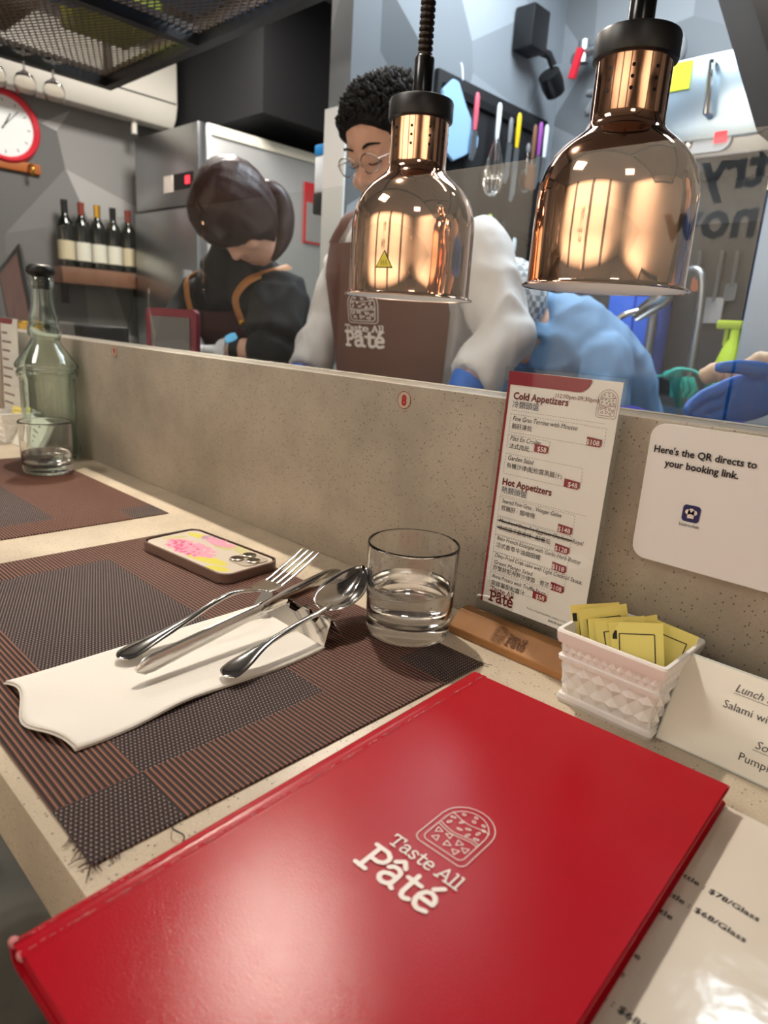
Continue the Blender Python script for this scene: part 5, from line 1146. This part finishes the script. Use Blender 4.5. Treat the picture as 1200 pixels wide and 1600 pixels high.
def person(label, foot, tor, headM, arms, skin_arm_from, shirt, trousers, sleeve_to, vox=.006, gloves=None, neck=None):
    t = thing('person', label, 'person', foot)
    # body: one continuous surface
    b = NB(); tor.mesh(b, -.012); add_head(b, headM)
    p_top = tor.sp[-1][0]; hc = headM@Vector((0, .02, -.09)); tube(b, [p_top-Vector((0, 0, .05)), p_top.lerp(hc, .5), hc], [.062, .055, .055], 16)
    pel = tor.sp[0][0]
    for sx_ in (-1, 1):
        hp = pel+tor.a*sx_*.09; kn = Vector((hp.x, hp.y-.02, (hp.z+FLOOR)/2)); an = Vector((foot[0]+tor.a.x*sx_*.10, foot[1], FLOOR+.08))
        tube(b, [hp+Vector((0, 0, .05)), hp, kn, an], [.085, .085, .058, .042], 14); tube(b, [an+Vector((0, .04, -.04)), an+Vector((0, -.05, -.05)), an+Vector((0, -.17, -.055))], [.035, .038, .022], 10)
    for ia, (sh, el, wr, hd, pn, ts, curl) in enumerate(arms):
        tube(b, [sh, Vector(sh).lerp(Vector(el), .5), el, Vector(el).lerp(Vector(wr), .5), wr], [.052, .046, .040, .036, .026], 14); ball(b, el, .041, seg=12); ball(b, sh, .055, seg=12)
        if not (gloves and gloves[ia]): add_hand(b, wr, hd, pn, ts, curl)
    body = remeshed('body', b, SKIN, t, vox)
    b = NB(); tor.mesh(b, .004); tube(b, [p_top-Vector((0, 0, .04)), p_top.lerp(hc, .30)], [.082, .068], 20)
    for (sh, el, wr, *_r) in arms:
        sh, el, wr = Vector(sh), Vector(el), Vector(wr); ball(b, sh, .064, seg=14); ball(b, el, .060, seg=12)
        e2 = el.lerp(wr, max(0, sleeve_to-1)) if sleeve_to > 1 else sh.lerp(el, sleeve_to)
        if sleeve_to > 1: tube(b, [sh, sh.lerp(el, .5), el, e2], [.064, .062, .058, .050], 16)
        else: tube(b, [sh, e2], [.074, .070], 16)
    rs = remeshed('shirt', b, shirt, t, vox+.002, 3)
    vs_ = rs.data.vertices; nr = [v.normal.copy() for v in vs_]           # soft cloth folds
    for v, n_ in zip(vs_, nr):
        p = Vector((v.co.x*7, v.co.y*7, v.co.z*4)); w_ = max(-.002, .004 + noise.noise(p)*.010 + (.30-abs(noise.noise(p*2.2+Vector((3, 1, 7)))))*.020 + noise.noise(p*5)*.003)
        v.co += n_*w_
    b = NB()
    for sx_ in (-1, 1):
        hp = pel+tor.a*sx_*.09; kn = Vector((hp.x, hp.y-.02, (hp.z+FLOOR)/2)); an = Vector((foot[0]+tor.a.x*sx_*.10, foot[1], FLOOR+.06))
        tube(b, [hp+Vector((0, 0, .06)), hp, kn, an], [.10, .10, .075, .065], 16)
    ball(b, pel, .13, (1.2, .9, .8), 16); remeshed('trousers', b, trousers, t, .012, 3)
    for sx_ in (-1, 1):
        an = Vector((foot[0]+tor.a.x*sx_*.10, foot[1], FLOOR)); b = NB(); tube(b, [an+Vector((0, .06, .045)), an+Vector((0, -.04, .045)), an+Vector((0, -.14, .038)), an+Vector((0, -.20, .034))], [.044, .046, .042, .025], 14); obj('shoe', b, BLACKP, t, 60, True)
    if gloves:
        for gm, (sh, el, wr, hd, pn, ts, curl) in zip(gloves, arms):
            if gm is None: continue
            b = NB(); el_, wr_ = Vector(el), Vector(wr); add_hand(b, wr, hd, pn, ts, curl, 1.04); tube(b, [wr_.lerp(el_, .22), wr_.lerp(el_, .1), wr_], [.042, .035, .031], 16); remeshed('glove', b, gm, t, .004, 2)
    return t, body
def hair_cap(t, M, m_, hairline, off=.012, spikes=0, slen=.03, seed=1):
    rnd = random.Random(seed); b = NB(); rings = []; NS, NR = 72, 40
    def prof(z):
        for A, B in zip(HEADR[:-1], HEADR[1:]):
            if z <= B[0]:
                u = (z-A[0])/(B[0]-A[0]); return [A[i]*(1-u)+B[i]*u for i in (1, 2, 3)]
        return HEADR[-1][1:]
    for j in range(NR+1):
        rg = []
        for k in range(NS):
            a = 2*PI*k/NS; c, s_ = math.cos(a), math.sin(a); lim = hairline(a)+.004*noise.noise(Vector((k*.9, seed, 0)))
            v_ = j/NR; z = lim+(.117-lim)*v_; rx, yf, yb = prof(z); cyy = (yf+yb)/2; ry = (yb-yf)/2
            o_ = off*min(1, .25+v_*5)+.0035*noise.noise(Vector((c*9+seed, s_*9, z*9)))+.0034*noise.noise(Vector((c*30, s_*30, z*7+seed)))
            if z > .1105: rx, ry = rx*max(.02, 1-(z-.1105)/.0068), ry*max(.02, 1-(z-.1105)/.0068)
            rg.append(Vector(((rx+o_*(1 if z < .11 else max(.05, (.1175-z)/.0075)))*math.copysign(abs(c)**.87, c), cyy+(ry+o_*(1 if z < .11 else max(.05, (.1175-z)/.0075)))*math.copysign(abs(s_)**.87, s_), z+off*max(0, (z-.06)/.057))))
        rings.append(rg)
    loft(b, rings)
    for k in range(spikes):
        a = rnd.random()*2*PI; z = .117-.15*rnd.random()**1.5; rx, yf, yb = prof(z)
        if z < hairline(a)+.01: continue
        c, s_ = math.cos(a), math.sin(a); p = Vector(((rx+off*.95)*c, (yf+yb)/2+((yb-yf)/2+off*.95)*s_, z+off*max(0, (z-.06)/.057)*.95)); n = Vector((c*.7, s_*.7, .25+max(0, z)*9)).normalized()
        d = (n+Vector((rnd.uniform(-.6, .6), rnd.uniform(-.7, .4), rnd.uniform(-.2, .6)))).normalized(); L = slen*rnd.uniform(.6, 1.4)
        tube(b, [p, p+n*L*.5, p+n*L*.5+d*L*.6], [.007, .0055, .0008], 5)
    bmesh.ops.transform(b, matrix=M, verts=b.verts); return obj('hair', b, m_, t, 179, True)
def torso_patch(tor, a0, a1, f0, f1, off, na=24, nf=30, taper=None):
    b = NB(); L = []
    for o_ in (off, off+.003):
        G = []
        for j in range(nf+1):
            f_ = f0+(f1-f0)*j/nf; k_ = taper(j/nf) if taper else 1
            G.append([b.verts.new(tor.surf((a0+(a1-a0)*i/na)*k_, f_, o_)) for i in range(na+1)])
        L.append(G)
    for G in L:
        for j in range(nf):
            for i in range(na): b.faces.new((G[j][i], G[j][i+1], G[j+1][i+1], G[j+1][i]))
    A, B = L
    for j in range(nf):
        for i in (0, na): b.faces.new((A[j][i], A[j+1][i], B[j+1][i], B[j][i]))
    for i in range(na):
        for j in (0, nf): b.faces.new((A[j][i], A[j][i+1], B[j][i+1], B[j][i]))
    return b
def on_torso(b, tor, ang0, f0, zper, off):     # wrap flat print (x right, y up, metres) onto the torso front
    for v in b.verts:
        p, ra, rb, bd = tor.frame(f0); q = tor.surf(ang0+v.co.x/(ra*.95), f0+v.co.y/zper, off); v.co = q+Vector((0, -v.co.z, 0))
# --- chef in white with brown apron
CX, CY = -1.110, 1.215
tor = Torso([((CX, CY+.02, -.02), .165, .115), ((CX, CY+.02, .12), .160, .112), ((CX, CY+.01, .26), .178, .118), ((CX, CY-.005, .38), .195, .120), ((CX, CY-.015, .455), .185, .105), ((CX, CY-.02, .505), .11, .075)])
hM = T((CX+.040, CY-.125, .606))@RZ(-.05)@RX(.50)
arms = [((CX-.185, CY, .425), (CX-.250, CY-.02, .255), (CX-.225, CY-.14, .100), (.2, -.8, -.4), (0, -.2, -1), 1, .5),
        ((CX+.185, CY, .425), (CX+.300, CY-.03, .250), (CX+.275, CY-.13, .135), (-.25, -.8, -.45), (0, -.3, -1), -1, .6)]
t, body = person('chef in a white jacket and brown apron looking down through glasses', (CX, CY+.02, FLOOR), tor, hM, arms, 0, CHEFW, DARKTR, 1.75, gloves=[BLUEG, BLUEG])
def hl(a):                                      # hairline height by angle (front is -pi/2)
    f_ = max(0, math.cos(a+PI/2)); return -.055+.125*f_**.55
hair_cap(t, hM, HAIRB, hl, .014, 1700, .010, 3)
b = torso_patch(tor, -1.05, 1.05, 0, 3.9, .026, taper=lambda u: 1-.30*max(0, u-.6)/.4); ap = obj('apron', b, BROWNAP, t, 60, True)
b = NB(); serif(b, 'Taste All', .0215, .125, None); obj_ = b
for v in b.verts: v.co.y += .041
serif(b, 'Pâté', .045, .14, None); b2 = NB(); logo_arch(b2, .058, .0016, T((0, .062, 0)))
me_ = bpy.data.meshes.new('x'); b2.to_mesh(me_); b2.free(); b.from_mesh(me_); bpy.data.meshes.remove(me_)
on_torso(b, tor, -.02, 1.72, .14, .031); obj('apron_logo', b, INKWHITE, ap, 0, True)
for sx_ in (-1, 1):
    P = [tor.surf(sx_*.62, 3.85, .028), tor.surf(sx_*.62, 4.4, .028), tor.surf(sx_*.8, 4.9, .028)+Vector((0, .02, .012)), Vector((CX+sx_*.06, CY+.06, .53))]
    b = NB(); tube(b, catmull(P, 6), .014, 10, .25, up=(0, -1, 0)); obj('apron_strap', b, BROWNAP, t, 60, True)
b = NB()
for sx_ in (-1, 1): tube(b, catmull([hM@Vector((sx_*.075, -.03, .006)), hM@Vector((sx_*.079, .0, .004)), hM@Vector((sx_*.076, .03, .0))], 4), .0016, 6)
GLM = mat('spectacle_metal', rgb(170, 160, 156), .25, metal=1); gl_ = obj('glasses', b, GLM, t, 50, True)
for sx_ in (-1, 1):
    P = [hM@Vector((sx_*.034+.026*math.cos(k*PI/12)*(1.0), -.104+.012*(abs(math.cos(k*PI/12)*.5+sx_*.0)), .003+.018*math.sin(k*PI/12))) for k in range(25)]
    b = NB(); tube(b, P, .0014, 6); obj('lens_rim', b, GLM, gl_, 50, True)
    b = NB(); q = [b.verts.new(p) for p in P[:-1]]; b.faces.new(q); obj('lens', b, PANE, gl_, 0, True)
    b = NB(); tube(b, [hM@Vector((sx_*.060, -.100, .008)), hM@Vector((sx_*.075, -.03, .006))], .0014, 6); obj('temple', b, GLM, gl_, 50, True)
    b = NB(); tube(b, catmull([hM@Vector((sx_*.014, -.0895, .028)), hM@Vector((sx_*.034, -.0895, .034)), hM@Vector((sx_*.054, -.076, .029))], 4), [.002, .003, .0035, .004, .004, .0035, .003, .0025, .001], 8, .5); obj('eyebrow', b, HAIRB, t, 50, True)
    b = NB(); tube(b, catmull([hM@Vector((sx_*.016, -.0855, -.0010)), hM@Vector((sx_*.031, -.0880, -.0035)), hM@Vector((sx_*.048, -.0805, -.0005))], 4), .0013, 6); obj('lash_line', b, HAIRB, t, 50, True)
b = NB(); tube(b, catmull([hM@Vector((-.011, -.106, .005)), hM@Vector((0, -.1085, .009)), hM@Vector((.011, -.106, .005))], 4), .0014, 6); obj('bridge', b, GLM, gl_, 50, True)
# --- woman in black bending over the pass
WX, WY = -1.715, 1.222
tor = Torso([((WX, WY+.06, -.08), .155, .105), ((WX, WY+.06, .05), .145, .10), ((WX, WY+.02, .17), .160, .105), ((WX, WY-.03, .28), .172, .108), ((WX, WY-.07, .35), .160, .095), ((WX, WY-.10, .395), .10, .07)], .10)
hM = T((WX+.135, WY-.155, .515))@RZ(-.15)@RX(1.22)
arms = [((WX-.185, WY-.05, .325), (WX-.225, WY-.13, .175), (WX-.02, WY-.20, .165), (.7, -.6, -.1), (0, -.2, -1), 1, .6),
        ((WX+.180, WY-.05, .325), (WX+.212, WY-.11, .175), (WX+.080, WY-.18, .165), (-.8, -.5, -.05), (0, -.2, -1), -1, .6)]
t, body = person('woman in a black shirt and dark apron bending over the pass', (WX, WY+.06, FLOOR), tor, hM, arms, 0, BLACKSH, DARKTR, .75, gloves=[WHITEG, WHITEG])
def hl2(a): f_ = max(0, math.cos(a+PI/2)); return -.090+.085*f_**.9
hair_cap(t, hM, HAIRBR, hl2, .016, 0)
b = NB(); tube(b, catmull([hM@Vector((0, .085, -.03)), hM@Vector((.010, .085, -.075)), hM@Vector((.02, .05, -.105)), hM@Vector((.03, -.01, -.115)), hM@Vector((.035, -.075, -.11))], 6), [.018, .022, .025, .027, .028, .028]+[.028]*12+[.026, .024, .021, .017, .013, .009, .005], 14); obj('ponytail', b, HAIRBR, t, 60, True)
b = NB(); ball(b, hM@Vector((.006, .088, -.052)), .024, (1, 1, .8), 14); obj('hair_tie', b, BLACKP, t, 50, True)
b = torso_patch(tor, -1.0, 1.0, 0, 3.7, .024, taper=lambda u: 1-.45*max(0, u-.55)/.45); ap = obj('apron', b, MAROONAP, t, 60, True)
b = NB(); logo_arch(b, .062, .0016, None); on_torso(b, tor, -.25, 1.95, .14, .029); obj('apron_logo', b, mat('faded_print', rgb(150, 132, 132), .6), ap, 0, True)
for sx_ in (-1, 1):
    P = [tor.surf(sx_*.52, 3.3, .030), tor.surf(sx_*.52, 3.9, .030), tor.surf(sx_*.7, 4.5, .034), tor.surf(sx_*1.2, 4.8, .036), tor.surf(sx_*2.2, 4.2, .03)]
    b = NB(); tube(b, catmull(P, 6), .015, 10, .25, up=(0, -1, 0)); st_ = obj('leather_strap', b, TAN, t, 60, True)
    b = NB(); ball(b, tor.surf(sx_*.52, 3.35, .034), .008, seg=10); obj('rivet', b, GOLD, st_, 50, True)
e_, w_ = Vector(arms[1][1]), Vector(arms[1][2]); c = e_.lerp(w_, .62); ax = (w_-e_).normalized()
b = NB(); tube(b, [c-ax*.012, c+ax*.012], .039, 20); wt = obj('watch', b, BLACKP, t, 40, True)
b = NB(); tube(b, [c+Vector((0, -.022, .030)), c+Vector((0, -.028, .040))], .016, 16); obj('watch_face', b, mat('watch_screen', rgb(60, 120, 150), .2, emis=(.2, .6, .9, 1), es=.6), wt, 40, True)
# --- cook in pale blue bending at the back, seen below the right lamp
BX, BY = -.90, 1.72
tor = Torso([((BX+.06, BY+.10, -.08), .135, .10), ((BX+.05, BY+.08, .05), .138, .105), ((BX+.02, BY+.03, .16), .145, .105), ((BX-.03, BY-.03, .235), .148, .10), ((BX-.08, BY-.07, .275), .15, .10), ((BX-.12, BY-.10, .29), .09, .07)], -.25)
hM = T((BX-.165, BY-.135, .315))@RZ(-.8)@RX(1.0)
arms = [((BX-.19, BY+.02, .22), (BX-.26, BY-.06, .05), (BX-.14, BY-.14, -.04), (.4, -.8, -.3), (0, 0, -1), 1, .5), ((BX+.09, BY-.08, .21), (BX+.13, BY-.14, .05), (BX+.05, BY-.20, -.03), (-.4, -.8, -.3), (0, 0, -1), -1, .5)]
t, body = person('cook in a pale blue shirt and checked cap bending behind the right lamp', (BX+.06, BY+.10, FLOOR), tor, hM, arms, 0, BLUESH, DARKTR, 1.6, vox=.008)
CK = bpy.data.materials.new('checked_cloth'); CK.use_nodes = True; nt = CK.node_tree; tcn = nt.nodes.new('ShaderNodeTexCoord'); ck = nt.nodes.new('ShaderNodeTexChecker'); ck.inputs['Scale'].default_value = 70
ck.inputs[1].default_value = rgb(226, 228, 230); ck.inputs[2].default_value = rgb(150, 156, 162); nt.links.new(tcn.outputs['Object'], ck.inputs[0]); nt.links.new(ck.outputs[0], nt.nodes['Principled BSDF'].inputs['Base Color'])
hair_cap(t, hM, CK, lambda a: -.06+.07*max(0, math.cos(a+PI/2)), .022, 0).name = 'checked_cap'
# --- cook at the right edge: sleeve and blue glove come into the picture
RXX, RYY = .16, 1.34
tor = Torso([((RXX, RYY, -.05), .165, .115), ((RXX, RYY, .10), .160, .112), ((RXX, RYY, .26), .178, .118), ((RXX, RYY-.02, .38), .195, .12), ((RXX, RYY-.03, .455), .18, .105), ((RXX, RYY-.03, .505), .10, .075)])
hM = T((RXX, RYY-.10, .64))@RX(.35)
gp = ony(1165, 606, 1.10)
arms = [((RXX-.205, RYY, .43), (RXX-.30, RYY-.05, .255), (gp.x+.060, 1.11, gp.z+.012), (-.85, -.30, -.40), (.5, -.75, -.5), 1, .5), ((RXX+.205, RYY, .43), (RXX+.28, RYY-.05, .24), (RXX+.16, RYY-.22, .16), (-.4, -.8, -.3), (0, 0, -1), -1, .5)]
t, body = person('cook at the right edge reaching in with a blue gloved hand', (RXX, RYY, FLOOR), tor, hM, arms, 0, mat('navy_sleeve_cloth', rgb(48, 84, 150), .8), DARKTR, 1.8, vox=.008, gloves=[BLUEG, BLUEG])
hair_cap(t, hM, HAIRB, hl, .014, 150, .02, 5)
# long loaf the gloved hand works on
qa, qb = ony(1098, 592, 1.22), ony(1225, 562, 1.22)
t = thing('ham_leg', 'long pale cured meat piece held above the blue glove', 'meat', (qa.x, 1.22, qa.z))
P = [qa.lerp(qb, k/8)+Vector((0, 0, .006*math.sin(k*1.3))) for k in range(9)]
b = NB(); tube(b, catmull(P, 3), [.012]+[.016+.006*noise.noise(Vector((k*.8, 1, 2))) for k in range(23)]+[.013], 16); obj('meat', b, mat('pale_meat', rgb(222, 190, 158), .55, nvar=.25, nscale=22), t, 60, True)
b = NB(); ball(b, qa.lerp(qb, .35)+Vector((0, -.008, .011)), .011, (2.2, .8, .6), 12); obj('red_patch', b, mat('meat_red', rgb(196, 96, 88), .5), t, 60, True)
bpy.data.scenes.remove(TMP)
